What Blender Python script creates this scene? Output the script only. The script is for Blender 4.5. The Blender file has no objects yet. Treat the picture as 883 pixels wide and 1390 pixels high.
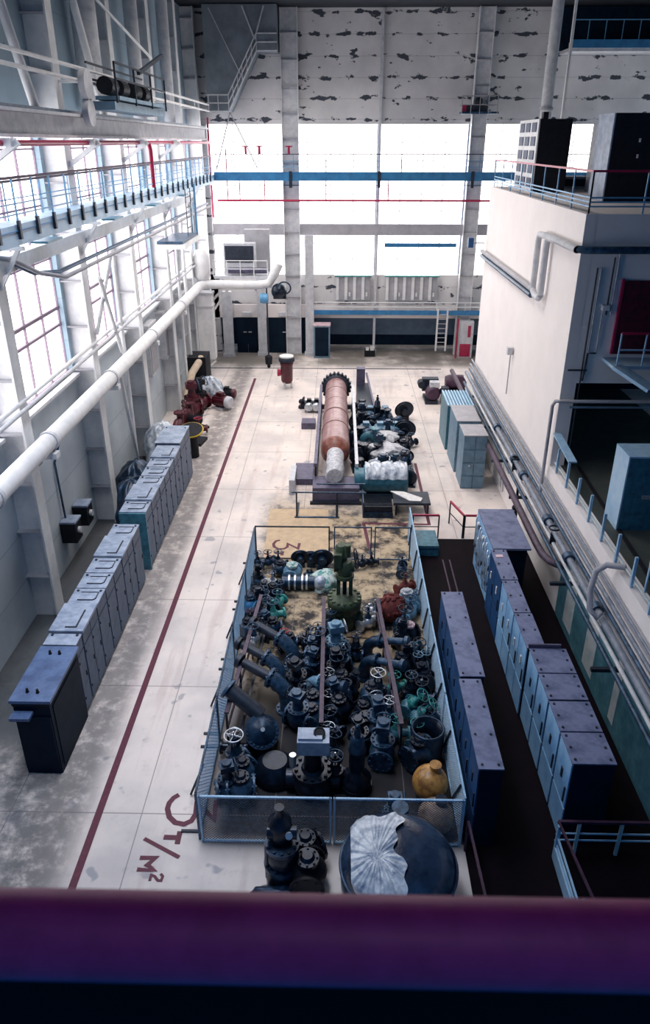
import bpy, math, random
from mathutils import Vector, Matrix
R = math.radians
PI = math.pi
random.seed(7)
S = bpy.context.scene
COL = S.collection

# ------------------------------------------------------------------ camera, world, lights, exposure
CAM_H = 14.0
FOC = 980.0
cam_d = bpy.data.cameras.new('camera'); cam = bpy.data.objects.new('camera', cam_d); COL.objects.link(cam)
cam_d.sensor_width = 36.0
cam_d.lens = 36.0*FOC/1390.0
cam_d.shift_x = 1.5/1390.0
cam_d.shift_y = -40.0/1390.0
cam_d.clip_start = 0.05; cam_d.clip_end = 300
PSI, TILT = 0.020302887574095655, 0.44053034061651314
cam.location = (0, 0, CAM_H)
cam.rotation_euler = (PI/2-TILT, 0, PSI)
cam_d.dof.use_dof = True
cam_d.dof.focus_distance = 22.0
cam_d.dof.aperture_fstop = 5.6
S.camera = cam

S.view_settings.view_transform = 'Standard'
S.view_settings.look = 'None'
S.view_settings.gamma = 1.0
S.view_settings.exposure = 0.38
S.view_settings.use_curve_mapping = False
S.cycles.use_denoising = True
S.cycles.sample_clamp_indirect = 6
S.cycles.max_bounces = 6

w = bpy.data.worlds.new('world'); S.world = w; w.use_nodes = True
bg = w.node_tree.nodes['Background']
bg.inputs[0].default_value = (0.004, 0.15, 0.42, 1)
bg.inputs[1].default_value = 0.42

def area(name, loc, rot, sx, sy, power, color, spread=180):
    l = bpy.data.lights.new(name, 'AREA'); l.shape = 'RECTANGLE'; l.size = sx; l.size_y = sy
    l.energy = power; l.color = color; l.spread = R(spread)
    o = bpy.data.objects.new(name, l); COL.objects.link(o); o.location = loc; o.rotation_euler = rot
    return o
# added overhead fill lights without any roof glazing; window daylight comes from the glowing panes
area('overhead_fill', (-1.8, 36, 21.2), (0, 0, 0), 8, 24, 1900, (1.0, 0.93, 0.90), 120)
area('overhead_fill_near', (-4.5, 14, 21.2), (0, 0, 0), 4, 10, 560, (0.80, 0.86, 1.0), 90)
pl = bpy.data.lights.new('rail_fill', 'POINT'); pl.energy = 7; pl.color = (1, .75, .85); pl.shadow_soft_size = .15  # added unseen fill light that brightens the near rail
plo = bpy.data.objects.new('rail_fill', pl); COL.objects.link(plo); plo.location = (0.2, -0.5, 15.2)
WIN_LEFT = 3.0
WIN_BACK = 3.2

# ------------------------------------------------------------------ helpers
def cam_axes():
    F = Vector((-math.sin(PSI)*math.cos(TILT), math.cos(PSI)*math.cos(TILT), -math.sin(TILT)))
    Rt = Vector((math.cos(PSI), math.sin(PSI), 0))
    return Rt, Rt.cross(F), F
_RT, _U, _F = cam_axes()
def at(px, py, z=0.0):
    """point of the hall seen at that spot of the photograph, on the horizontal plane z"""
    d = _RT*(px-440)+_U*(655-py)+_F*FOC
    s = (z-CAM_H)/d.z
    return Vector((s*d.x, s*d.y, z))

class MB:
    def __init__(s):
        s.v = []; s.f = []; s.sm = []; s.m = Matrix.Identity(4)
    def add(s, vs, fs, smooth=False):
        n = len(s.v); s.v += [tuple(s.m @ Vector(p)) for p in vs]
        s.f += [tuple(i+n for i in f) for f in fs]; s.sm += [smooth]*len(fs); return s
    def box(s, x0, x1, y0, y1, z0, z1):
        vs = [(x, y, z) for z in (z0, z1) for y in (y0, y1) for x in (x0, x1)]
        return s.add(vs, [(0,2,3,1),(4,5,7,6),(0,1,5,4),(2,6,7,3),(0,4,6,2),(1,3,7,5)])
    def beam(s, p0, p1, w, h, up=(0,0,1)):
        p0, p1 = Vector(p0), Vector(p1); d = (p1-p0).normalized(); u = Vector(up)
        if abs(d.dot(u)) > .98: u = Vector((0,1,0))
        a = d.cross(u).normalized(); b = a.cross(d).normalized()
        vs = [p+a*i*w/2+b*j*h/2 for p in (p0, p1) for i, j in ((-1,-1),(1,-1),(1,1),(-1,1))]
        return s.add(vs, [(3,2,1,0),(4,5,6,7),(0,1,5,4),(1,2,6,5),(2,3,7,6),(3,0,4,7)])
    def lathe(s, prof, p0=(0,0,0), d=(0,0,1), seg=16):
        p0 = Vector(p0); d = Vector(d).normalized(); u = Vector((0,0,1)) if abs(d.z) < .9 else Vector((1,0,0))
        a = d.cross(u).normalized(); b = d.cross(a)
        vs = []; n = len(prof)
        for r, z in prof:
            for k in range(seg):
                t = 2*PI*k/seg; vs.append(p0+d*z+(a*math.cos(t)+b*math.sin(t))*r)
        fs = [(i*seg+k, i*seg+(k+1) % seg, (i+1)*seg+(k+1) % seg, (i+1)*seg+k) for i in range(n-1) for k in range(seg)]
        s.add(vs, fs, True)
        s.add(vs[:seg], [tuple(range(seg))[::-1]]); s.add(vs[-seg:], [tuple(range(seg))])
        return s
    def cyl(s, p0, p1, r, r2=None, seg=12):
        p0, p1 = Vector(p0), Vector(p1); L = (p1-p0).length
        return s.lathe([(r, 0), (r if r2 is None else r2, L)], p0, p1-p0, seg)
    def ball(s, c, r, seg=14, squash=1, n=8):
        pr = [(max(r*math.sin(PI*i/n), r*.02), -r*squash*math.cos(PI*i/n)) for i in range(n+1)]
        return s.lathe(pr, c, (0,0,1), seg)
    def tube(s, pts, r, seg=8, closed=False):
        pts = [Vector(p) for p in pts]; n = len(pts); vs = []
        ref = Vector((0,0,1))
        for i, p in enumerate(pts):
            if closed: d = pts[(i+1) % n]-pts[i-1]
            else: d = pts[min(i+1, n-1)]-pts[max(i-1, 0)]
            d.normalize()
            if abs(d.dot(ref)) > .95: q = Vector((0,1,0)) if abs(d.y) < .9 else Vector((1,0,0))
            else: q = ref
            if i == 0: a = d.cross(q).normalized()
            else:
                a = (a-d*a.dot(d)).normalized()
            b = d.cross(a)
            for k in range(seg):
                t = 2*PI*k/seg; vs.append(p+(a*math.cos(t)+b*math.sin(t))*r)
        m = n if closed else n-1
        fs = [(i*seg+k, i*seg+(k+1) % seg, ((i+1) % n)*seg+(k+1) % seg, ((i+1) % n)*seg+k) for i in range(m) for k in range(seg)]
        s.add(vs, fs, True)
        if not closed:
            s.add(vs[:seg], [tuple(range(seg))[::-1]]); s.add(vs[-seg:], [tuple(range(seg))])
        return s
    def ring(s, c, R_, r, d=(0,0,1), seg=20, ts=6):
        c = Vector(c); d = Vector(d).normalized(); u = Vector((0,0,1)) if abs(d.z) < .9 else Vector((1,0,0))
        a = d.cross(u).normalized(); b = d.cross(a)
        vs = []
        for i in range(seg):
            t = 2*PI*i/seg; o = a*math.cos(t)+b*math.sin(t)
            for k in range(ts):
                q = 2*PI*k/ts; vs.append(c+o*(R_+r*math.cos(q))+d*r*math.sin(q))
        fs = [(i*ts+k, i*ts+(k+1) % ts, ((i+1) % seg)*ts+(k+1) % ts, ((i+1) % seg)*ts+k) for i in range(seg) for k in range(ts)]
        return s.add(vs, fs, True)
    def bolts(s, c, R_, r, n, d=(0,0,1), h=.04):
        c = Vector(c); d = Vector(d).normalized(); u = Vector((0,0,1)) if abs(d.z) < .9 else Vector((1,0,0))
        a = d.cross(u).normalized(); b = d.cross(a)
        for i in range(n):
            t = 2*PI*i/n; p = c+(a*math.cos(t)+b*math.sin(t))*R_
            s.cyl(p-d*h/2, p+d*h/2, r, seg=6)
        return s
    def prism(s, poly, z0, z1):
        n = len(poly); vs = [(x, y, z0) for x, y in poly]+[(x, y, z1) for x, y in poly]
        return s.add(vs, [tuple(range(n))[::-1], tuple(range(n, 2*n))]+[(i, (i+1) % n, n+(i+1) % n, n+i) for i in range(n)])
    def grid(s, fn, nu, nv):
        vs = [fn(i/nu, j/nv) for j in range(nv+1) for i in range(nu+1)]
        return s.add(vs, [(j*(nu+1)+i, j*(nu+1)+i+1, (j+1)*(nu+1)+i+1, (j+1)*(nu+1)+i) for j in range(nv) for i in range(nu)], True)
    def mesh(s, name):
        me = bpy.data.meshes.new(name); me.from_pydata(s.v, [], s.f)
        me.polygons.foreach_set('use_smooth', s.sm)
        me.validate(); me.update(); return me
    def obj(s, name, m, parent=None, **kw):
        me = s.mesh(name); me.materials.append(m)
        return link(name, me, parent, **kw)

def link(name, me, parent=None, label=None, cat=None, group=None, kind=None):
    o = bpy.data.objects.new(name, me); COL.objects.link(o); o.parent = parent
    props(o, label, cat, group, kind); return o
def props(o, label=None, cat=None, group=None, kind=None):
    if label: o['label'] = label
    if cat: o['category'] = cat
    if group: o['group'] = group
    if kind: o['kind'] = kind
    return o
def thing(name, label, cat, loc=(0,0,0), rot=(0,0,0), group=None, scale=1):
    o = bpy.data.objects.new(name, None); COL.objects.link(o); o.location = loc; o.rotation_euler = rot
    o.scale = (scale,)*3 if not hasattr(scale, '__len__') else scale
    return props(o, label, cat, group)
def B(*a): return MB().box(*a)

# ------------------------------------------------------------------ materials
def mat(name, c, rough=.6, metal=0.0, c2=None, sc=3.0, lo=.4, hi=.65, bump=0.0, spec=.5, detail=6, coat=0):
    m = bpy.data.materials.new(name); m.use_nodes = True; nt = m.node_tree; N = nt.nodes; L = nt.links
    b = N['Principled BSDF']; b.inputs['Roughness'].default_value = rough; b.inputs['Metallic'].default_value = metal
    b.inputs['Specular IOR Level'].default_value = spec
    if coat: b.inputs['Coat Weight'].default_value = coat; b.inputs['Coat Roughness'].default_value = .15
    if c2 is None: c2 = tuple(x*.72 for x in c)
    tc = N.new('ShaderNodeTexCoord'); no = N.new('ShaderNodeTexNoise'); no.inputs['Scale'].default_value = sc
    no.inputs['Detail'].default_value = detail; no.inputs['Roughness'].default_value = .65
    L.new(tc.outputs['Object'], no.inputs['Vector'])
    r = N.new('ShaderNodeValToRGB'); r.color_ramp.elements[0].position = lo; r.color_ramp.elements[1].position = hi
    r.color_ramp.elements[0].color = (*c, 1); r.color_ramp.elements[1].color = (*c2, 1)
    L.new(no.outputs['Fac'], r.inputs[0]); L.new(r.outputs[0], b.inputs['Base Color'])
    if bump:
        bp = N.new('ShaderNodeBump'); bp.inputs['Strength'].default_value = bump; bp.inputs['Distance'].default_value = .05
        L.new(no.outputs['Fac'], bp.inputs['Height']); L.new(bp.outputs[0], b.inputs['Normal'])
    return m
def emis(name, c, st):
    m = bpy.data.materials.new(name); m.use_nodes = True; N = m.node_tree.nodes; b = N['Principled BSDF']
    b.inputs['Base Color'].default_value = (.8, .8, .8, 1); b.inputs['Emission Color'].default_value = (*c, 1)
    b.inputs['Emission Strength'].default_value = st; b.inputs['Roughness'].default_value = .3
    return m
def mth(nt, op, a, b=None, c=None):
    n = nt.nodes.new('ShaderNodeMath'); n.operation = op
    for i, x in enumerate((a, b, c)):
        if x is None: continue
        if isinstance(x, (int, float)): n.inputs[i].default_value = x
        else: nt.links.new(x, n.inputs[i])
    return n.outputs[0]
def mixc(nt, fac, a, b, mode='MIX'):
    n = nt.nodes.new('ShaderNodeMix'); n.data_type = 'RGBA'; n.blend_type = mode
    for i, x in ((0, fac), (6, a), (7, b)):
        if isinstance(x, (int, float)): n.inputs[i].default_value = x
        elif isinstance(x, tuple): n.inputs[i].default_value = (*x, 1)
        else: nt.links.new(x, n.inputs[i])
    return n.outputs[2]
def noise(nt, vec, sc, det=6, rough=.6):
    n = nt.nodes.new('ShaderNodeTexNoise'); n.inputs['Scale'].default_value = sc; n.inputs['Detail'].default_value = det
    n.inputs['Roughness'].default_value = rough; nt.links.new(vec, n.inputs['Vector']); return n.outputs['Fac']
def smooth(nt, x, lo, hi):
    n = nt.nodes.new('ShaderNodeMapRange'); n.interpolation_type = 'SMOOTHSTEP'
    nt.links.new(x, n.inputs[0]); n.inputs[1].default_value = lo; n.inputs[2].default_value = hi; return n.outputs[0]

def floor_mat():
    m = bpy.data.materials.new('worn_concrete'); m.use_nodes = True; nt = m.node_tree; N = nt.nodes; L = nt.links
    b = N['Principled BSDF']; b.inputs['Roughness'].default_value = .6; b.inputs['Specular IOR Level'].default_value = .22
    tc = N.new('ShaderNodeTexCoord'); v = tc.outputs['Object']
    sp = N.new('ShaderNodeSeparateXYZ'); L.new(v, sp.inputs[0]); X, Y = sp.outputs[0], sp.outputs[1]
    n1 = noise(nt, v, .35, 8, .6); n2 = noise(nt, v, 2.2, 8, .7); n3 = noise(nt, v, 9, 5, .7)
    c = mixc(nt, smooth(nt, n1, .35, .7), (.77, .69, .64), (.55, .51, .495))
    c = mixc(nt, mth(nt, 'MULTIPLY', smooth(nt, n2, .55, .78), .55), c, (.30, .27, .25))
    c = mixc(nt, mth(nt, 'MULTIPLY', smooth(nt, n3, .62, .8), .35), c, (.35, .33, .34))
    n5 = noise(nt, v, .9, 3, .5); n6 = noise(nt, v, 1.7, 2, .4)
    c = mixc(nt, mth(nt, 'MULTIPLY', smooth(nt, n6, .66, .72), .6), c, (.20, .22, .27))
    mp2 = N.new('ShaderNodeMapping'); mp2.inputs['Scale'].default_value = (2.2, .22, 1); L.new(v, mp2.inputs[0])
    c = mixc(nt, mth(nt, 'MULTIPLY', smooth(nt, noise(nt, mp2.outputs[0], 1.0, 5, .6), .5, .7), .45), c, (.50, .40, .38))
    # yellowed, oily area around and inside the cage, shadow under the valves painted in
    cx = mth(nt, 'SUBTRACT', 1, smooth(nt, mth(nt, 'ABSOLUTE', mth(nt, 'SUBTRACT', X, .2)), 2.6, 3.6))
    cy = mth(nt, 'SUBTRACT', 1, smooth(nt, mth(nt, 'ABSOLUTE', mth(nt, 'SUBTRACT', Y, 18)), 7.5, 12))
    reg = mth(nt, 'MULTIPLY', mth(nt, 'MULTIPLY', cx, cy), smooth(nt, Y, 10.7, 11.3))
    oil_shade = mixc(nt, mth(nt, 'MAXIMUM', smooth(nt, noise(nt, v, 1.4, 8, .7), .42, .6), mth(nt, 'SUBTRACT', 1, smooth(nt, Y, 14.5, 19))), (.46, .36, .24), (.012, .012, .016))
    c = mixc(nt, mth(nt, 'MULTIPLY', reg, .985), c, oil_shade)
    # dirt strip along the left cabinets, painted shade behind them, grubby strip at the back
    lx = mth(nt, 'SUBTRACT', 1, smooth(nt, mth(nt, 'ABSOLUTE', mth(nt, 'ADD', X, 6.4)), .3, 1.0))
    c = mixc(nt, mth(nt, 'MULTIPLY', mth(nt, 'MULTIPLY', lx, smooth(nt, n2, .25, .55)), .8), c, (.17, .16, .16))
    bh_shade = mth(nt, 'MULTIPLY', mth(nt, 'SUBTRACT', 1, smooth(nt, X, -7.9, -7.4)), mth(nt, 'MULTIPLY', smooth(nt, Y, 12.5, 14.5), mth(nt, 'SUBTRACT', 1, smooth(nt, Y, 33, 36))))
    c = mixc(nt, mth(nt, 'MULTIPLY', bh_shade, .93), c, (.03, .04, .05))
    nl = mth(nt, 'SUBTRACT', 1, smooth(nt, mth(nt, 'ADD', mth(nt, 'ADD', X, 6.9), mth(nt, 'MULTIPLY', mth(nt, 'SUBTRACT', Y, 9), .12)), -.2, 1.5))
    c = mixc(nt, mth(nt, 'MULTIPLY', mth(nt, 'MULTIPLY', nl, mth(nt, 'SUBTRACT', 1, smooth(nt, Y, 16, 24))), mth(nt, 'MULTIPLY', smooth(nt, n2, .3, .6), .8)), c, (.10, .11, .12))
    by = smooth(nt, Y, 47.6, 49.5)
    c = mixc(nt, mth(nt, 'MULTIPLY', by, smooth(nt, n1, .25, .55)), c, (.22, .20, .18))
    # slab joints
    def joint(co, per, wdt, off=0):
        f = mth(nt, 'FRACT', mth(nt, 'DIVIDE', mth(nt, 'ADD', co, off), per))
        return mth(nt, 'LESS_THAN', f, wdt/per)
    j = mth(nt, 'MAXIMUM', joint(X, 3.05, .025, 4.45), joint(Y, 4.3, .03, 1.2))
    c = mixc(nt, mth(nt, 'MULTIPLY', j, .65), c, (.15, .13, .14))
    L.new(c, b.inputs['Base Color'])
    bp = N.new('ShaderNodeBump'); bp.inputs['Strength'].default_value = .15; bp.inputs['Distance'].default_value = .03
    L.new(n2, bp.inputs['Height']); L.new(bp.outputs[0], b.inputs['Normal'])
    return m
def panel_mat(name, base, dark, per, axis=2, peel=.55, joint_c=(.25, .25, .27), off=0.0, x0=-6):
    """painted concrete panels: joint every `per` metres in z, paint flaked off along the joints"""
    m = bpy.data.materials.new(name); m.use_nodes = True; nt = m.node_tree; N = nt.nodes; L = nt.links
    b = N['Principled BSDF']; b.inputs['Roughness'].default_value = .8
    tc = N.new('ShaderNodeTexCoord'); v = tc.outputs['Object']
    sp = N.new('ShaderNodeSeparateXYZ'); L.new(v, sp.inputs[0]); Z = sp.outputs[2]
    n1 = noise(nt, v, .5, 6); n2 = noise(nt, v, 2.6, 7, .7)
    mp = N.new('ShaderNodeMapping'); mp.inputs['Scale'].default_value = (.95, .95, 1.8); L.new(v, mp.inputs[0])
    n3 = noise(nt, mp.outputs[0], 1.15, 8, .62)
    c = mixc(nt, smooth(nt, n1, .3, .7), base, tuple(x*.82 for x in base))
    f = mth(nt, 'FRACT', mth(nt, 'DIVIDE', mth(nt, 'ADD', Z, off), per))
    dist = mth(nt, 'MINIMUM', f, mth(nt, 'SUBTRACT', 1, f))
    near = mth(nt, 'SUBTRACT', 1, smooth(nt, dist, .02, .2))
    k = mth(nt, 'ADD', n3, mth(nt, 'MULTIPLY', near, .11))
    k = mth(nt, 'ADD', k, mth(nt, 'MULTIPLY', smooth(nt, noise(nt, v, .35, 2), .4, .65), .05))
    pl = smooth(nt, k, peel+.10, peel+.12)
    c = mixc(nt, mth(nt, 'MULTIPLY', mth(nt, 'LESS_THAN', dist, .012), .5), c, joint_c)
    c = mixc(nt, pl, c, dark)
    L.new(c, b.inputs['Base Color']); return m

M = {}
M['floor'] = floor_mat()
M['maroon'] = mat('maroon_floor_paint', (.006, .003, .006), .7, c2=(.003, .002, .004), sc=2, spec=.08)
M['backpanel'] = panel_mat('flaking_white_panels', (.74, .73, .73), (.05, .06, .08), 1.18, peel=.548)
M['leftpanel'] = panel_mat('shade_blue_concrete', (.34, .46, .55), (.12, .18, .24), 1.5, peel=.70)  # bluish dimness of the upper wall put into the colour
M['leftlow'] = panel_mat('lower_concrete_wall', (.56, .63, .68), (.25, .30, .35), 1.5, peel=.70)  # paler copy for the better lit lower wall
M['plaster'] = mat('cream_plaster', (.86, .81, .79), .8, c2=(.80, .755, .74), sc=.8, lo=.35, hi=.7)
M['tealshade'] = mat('teal_wall_shade', (.05, .17, .22), .6, c2=(.10, .27, .33), sc=2.5)
M['palestrip'] = mat('pale_paint_and_light', (.62, .66, .66), .7, c2=(.45, .55, .57), sc=2.5)
M['white'] = mat('white_paint', (.76, .76, .76), .5, c2=(.62, .64, .66), sc=2, bump=.02)
M['offwhite'] = mat('grey_white_paint', (.60, .61, .63), .6, c2=(.45, .47, .52), sc=3)
M['greybeam'] = mat('grey_beam_paint', (.40, .40, .43), .7, c2=(.33, .33, .36), sc=2)
M['blue'] = mat('blue_paint', (.03, .20, .42), .5, c2=(.02, .13, .30), sc=2)
M['paleblue'] = mat('pale_blue_paint', (.42, .58, .72), .5, c2=(.30, .48, .66), sc=1.5)
M['railblue'] = mat('rail_blue_paint', (.12, .34, .56), .45, c2=(.08, .25, .45), sc=4)
M['lightblue'] = mat('light_blue_paint', (.36, .56, .74), .4, c2=(.25, .44, .64), sc=4)
M['red'] = mat('red_paint', (.42, .01, .07), .4, c2=(.30, .01, .05), sc=5)
M['darkred'] = mat('dark_red_paint', (.10, .006, .018), .45, c2=(.03, .004, .012), sc=5)
M['purple'] = mat('purple_paint', (.06, .022, .055), .5, c2=(.03, .01, .03), sc=4)
M['marking'] = mat('maroon_floor_marking', (.085, .006, .028), .6, c2=(.15, .015, .045), sc=8, lo=.5, hi=.75)
M['dark'] = mat('dark_steel', (.025, .035, .055), .5, .3, c2=(.012, .018, .03), sc=4)
M['black'] = mat('black_paint', (.006, .007, .011), .6, c2=(.012, .013, .02), sc=4, spec=.25)
M['bluesteel'] = mat('oily_blue_steel', (.018, .058, .12), .34, .35, c2=(.006, .016, .036), sc=5, lo=.35, hi=.6, bump=.1)
M['bluesteel2'] = mat('blue_grey_casting', (.045, .11, .20), .38, .2, c2=(.010, .03, .062), sc=6, lo=.35, hi=.62, bump=.1)
M['darksteel'] = mat('dark_oiled_casting', (.010, .020, .040), .3, .4, c2=(.003, .006, .014), sc=5, bump=.1)
M['teal'] = mat('teal_machine_paint', (.05, .20, .27), .4, c2=(.03, .10, .15), sc=5)
M['tealgreen'] = mat('bright_green_valve_paint', (.04, .30, .28), .4, c2=(.02, .12, .13), sc=5)
M['motorblue'] = mat('motor_blue_paint', (.15, .30, .42), .4, c2=(.07, .15, .24), sc=5)
M['green'] = mat('olive_green_paint', (.055, .085, .04), .5, c2=(.018, .03, .02), sc=5, bump=.1)
M['rust'] = mat('rusty_red_casting', (.16, .022, .018), .8, c2=(.05, .01, .015), sc=9, bump=.5)
M['ochre'] = mat('ochre_varnish', (.50, .26, .07), .35, c2=(.20, .09, .03), sc=3, lo=.45, hi=.6, bump=.2)
M['tan'] = mat('tan_wrapping', (.36, .27, .20), .6, c2=(.12, .09, .08), sc=5, bump=.4)
M['brownbar'] = mat('brown_steel_bar', (.10, .075, .11), .6, .2, c2=(.06, .04, .06), sc=6)
M['chrome'] = mat('bare_metal', (.62, .66, .70), .3, .7, c2=(.4, .44, .5), sc=6)
M['tape'] = mat('grey_tape_wrapping', (.62, .63, .66), .5, c2=(.35, .37, .42), sc=9, bump=.5)
M['redwrap'] = mat('red_brown_wrapping', (.34, .20, .20), .4, c2=(.21, .10, .10), sc=3, bump=.35, coat=.2)
M['orange'] = mat('orange_primer', (.24, .07, .04), .45, c2=(.09, .02, .02), sc=5, bump=.2)
M['violetsteel'] = mat('violet_grey_steel', (.12, .11, .18), .5, .2, c2=(.07, .065, .11), sc=4)
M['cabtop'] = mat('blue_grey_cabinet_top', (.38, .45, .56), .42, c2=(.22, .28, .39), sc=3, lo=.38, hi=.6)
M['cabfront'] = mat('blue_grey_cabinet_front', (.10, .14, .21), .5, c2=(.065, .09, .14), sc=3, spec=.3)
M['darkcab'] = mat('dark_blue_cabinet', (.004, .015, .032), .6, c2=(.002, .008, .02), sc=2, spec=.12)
M['darkcabtop'] = mat('paler_dark_cabinet_top', (.11, .18, .34), .4, c2=(.05, .09, .20), sc=2.5)  # lighter blue than the cabinet body
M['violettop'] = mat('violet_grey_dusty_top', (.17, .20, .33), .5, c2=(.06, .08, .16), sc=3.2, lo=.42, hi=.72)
M['panelblue'] = mat('light_blue_panel_front', (.30, .54, .80), .4, c2=(.13, .33, .62), sc=1.2)
M['midblue'] = mat('mid_blue_panel', (.015, .07, .19), .45, c2=(.008, .04, .12), sc=2, spec=.3)
M['tealcab'] = mat('teal_grey_locker', (.15, .26, .35), .5, c2=(.10, .18, .25), sc=3)
M['plastic'] = mat('crumpled_plastic', (.60, .66, .72), .22, c2=(.20, .26, .36), sc=3.5, lo=.42, hi=.62, bump=.9, coat=.6)
M['bluetarp'] = mat('blue_plastic_wrap', (.022, .045, .09), .24, c2=(.008, .018, .042), sc=2.2, bump=.5, coat=.4)
M['greencloth'] = mat('pale_green_plastic', (.50, .60, .58), .4, c2=(.05, .25, .24), sc=4, lo=.5, hi=.55, bump=.5)
M['paper'] = mat('white_board', (.72, .72, .70), .7, c2=(.55, .55, .56), sc=6)
M['yellow'] = mat('yellow_paint', (.62, .45, .03), .5, c2=(.4, .28, .02), sc=5)
M['hatch'] = mat('ochre_hatch_plate', (.56, .42, .27), .75, c2=(.44, .33, .22), sc=3)
M['woodplate'] = mat('tan_plywood', (.38, .24, .12), .7, c2=(.16, .10, .07), sc=5)
M['pipegrey'] = mat('grey_pipe_paint', (.24, .27, .33), .45, .1, c2=(.13, .16, .21), sc=3)
M['wirepale'] = mat('pale_galvanised_wire', (.55, .72, .85), .4, c2=(.42, .60, .76), sc=4)
M['deck'] = mat('dark_gallery_deck', (.035, .05, .05), .6, c2=(.07, .075, .065), sc=1.5)
M['winL'] = emis('daylit_glass_left', (1.0, .955, .965), WIN_LEFT)
M['winB'] = emis('daylit_glass_back', (1.0, .955, .945), WIN_BACK)
M['mullion'] = mat('purple_grey_glazing_bar', (.30, .22, .30), .6, sc=3)
M['mullionB'] = mat('pale_glazing_bar', (.75, .72, .73), .6, sc=3)
M['ceil'] = mat('dark_roof_steel', (.012, .018, .03), .8, sc=2)
M['railnear'] = mat('magenta_rail_paint', (.50, .03, .17), .5, c2=(.40, .02, .13), sc=20)
M['label'] = mat('pink_label_card', (.75, .55, .60), .6, sc=6)
M['glassdark'] = mat('dark_panel_glass', (.02, .05, .13), .5, sc=4, spec=.2)
M['orangecable'] = mat('orange_pipe_paint', (.55, .28, .12), .5, sc=4)

# ================================================================== SETTING
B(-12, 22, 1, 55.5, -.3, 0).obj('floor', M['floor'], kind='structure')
B(2.86, 7.2, 6.0, 24.6, 0.001, .02).obj('floor', M['maroon'], kind='structure')
B(-12, 22, 3, 54, 21.45, 21.75).obj('ceiling', M['ceil'], kind='structure')
# left wall: blank below the windows, panels above
B(-10.4, -9.8, 3, 52.6, 0, 6.3).obj('wall_left', M['leftlow'], kind='structure')
B(-10.4, -9.8, 3, 52.6, 14.9, 21.5).obj('wall_left', M['leftpanel'], kind='structure')
COLY = [12.8, 19.4, 26.0, 32.6, 39.2, 45.6, 51.4]
bays = [(COLY[i]+.3, COLY[i+1]-.3) for i in range(6)]
wl = MB()
for y in COLY: wl.box(-10.4, -9.8, y-.3, y+.3, 6.3, 14.9)
wl.obj('wall_left', M['leftpanel'], kind='structure')
B(-10.4, -9.8, 3, 12.5, 6.3, 14.9).obj('wall_left', M['leftpanel'], kind='structure')
for i, (a, b) in enumerate(bays):
    rt = thing('window_%d' % (i+1), None, None, (-10.05, a, 6.3)); rt['kind'] = 'structure'
    W = b-a; H = 8.6
    B(-.04, 0, 0, W, 0, H).obj('window_pane', M['winL'], rt)
    f = MB()
    n = 4
    for k in range(n+1): f.box(0, .07, k*W/n-.03, k*W/n+.03, 0, H)
    for k in range(1, 5): f.box(0, .05, 0, W, k*H/5+.62-.03, k*H/5+.62+.03)
    for z in (1.8, 2.4): f.box(0, .09, 0, W, z-.045, z+.045)
    f.box(0, .1, 0, W, 0, .08); f.box(0, .1, 0, W, H-.08, H)
    f.obj('window_frame', M['mullion'], rt)
    B(.0, .5, -.02, W+.02, -.1, -.0).obj('window_sill', M['offwhite'], rt)

# back wall
YB = 52.3
wb = MB().box(-11, 22, YB, YB+.5, 15.05, 21.5).box(-11, 22, YB, YB+.5, 3.5, 5.55)
wb.box(-11, -8.75, YB, YB+.5, 2.6, 15.1).box(-11, -8.6, YB, YB+.5, 0, 5)
wb.obj('wall_back', M['backpanel'], kind='structure')
B(-9, 18, YB, YB+.5, 2.5, 3.5).obj('wall_back', M['plaster'], kind='structure')
# dark recess band under the back wall
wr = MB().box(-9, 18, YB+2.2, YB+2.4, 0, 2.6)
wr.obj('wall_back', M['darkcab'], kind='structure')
B(-2.0, 18, YB+.7, YB+.8, 1.15, 2.5).obj('wall_back', mat('blue_slate_panel', (.07, .12, .18), .5, c2=(.04, .08, .13), sc=1.2), kind='structure')
for i, (a, b) in enumerate([(-8.7, -3.75), (-3.7, 2.45), (2.65, 8.35), (9.0, 21.4)]):
    rt = thing('window_%d' % (i+8), None, None, (a, YB+.15, 5.55)); rt['kind'] = 'structure'
    W = b-a; H = 9.5
    B(0, W, 0, .05, 0, H).obj('window_pane', M['winB'], rt)
    f = MB(); n = max(3, round(W/1.5))
    for k in range(n+1): f.box(k*W/n-.025, k*W/n+.025, -.05, 0, 0, H)
    for k in range(1, 9): f.box(0, W, -.04, 0, k*H/9-.02, k*H/9+.02)
    f.obj('window_frame', M['mullionB'], rt)

# right-hand building: tower block, lower gallery wall, recess
XR = 7.2
tw = MB()
tw.box(XR, XR+.35, 22.5, 37.2, 0, 12.1)                 # long face over the hall
tw.box(XR+.34, 18, 36.85, 37.19, 0, 12.1)                     # far end
tw.box(XR+.34, 18, 22.51, 37.19, 11.8, 12.09)                   # roof slab
tw.box(XR+.34, 7.66, 22.5, 22.9, 4.0, 12.1)              # pier beside the recess
tw.box(7.66, 18, 22.5, 22.9, 7.0, 12.1)                  # wall above the recess
tw.box(XR, XR+.35, 3, 22.5, 0, 4.1)                      # lower wall along the gallery
tw.box(XR+.34, 18, 3.01, 36.86, 3.9, 4.09)                        # gallery deck
tw.obj('wall_right', M['plaster'], kind='structure')
B(7.6, 18, 31, 31.2, 4.1, 7.4).obj('wall_right', M['darkcab'], kind='structure')
B(21.4, 21.8, 22.5, 52.8, 0, 21.5).obj('wall_right', M['leftpanel'], kind='structure')
B(12.5, 12.8, 3, 22.5, 4.1, 21.4).obj('wall_right', M['darkcab'], kind='structure')
B(XR+.36, 12.5, 3.02, 36.8, 4.095, 4.11).obj('floor', M['deck'], kind='structure')
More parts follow.
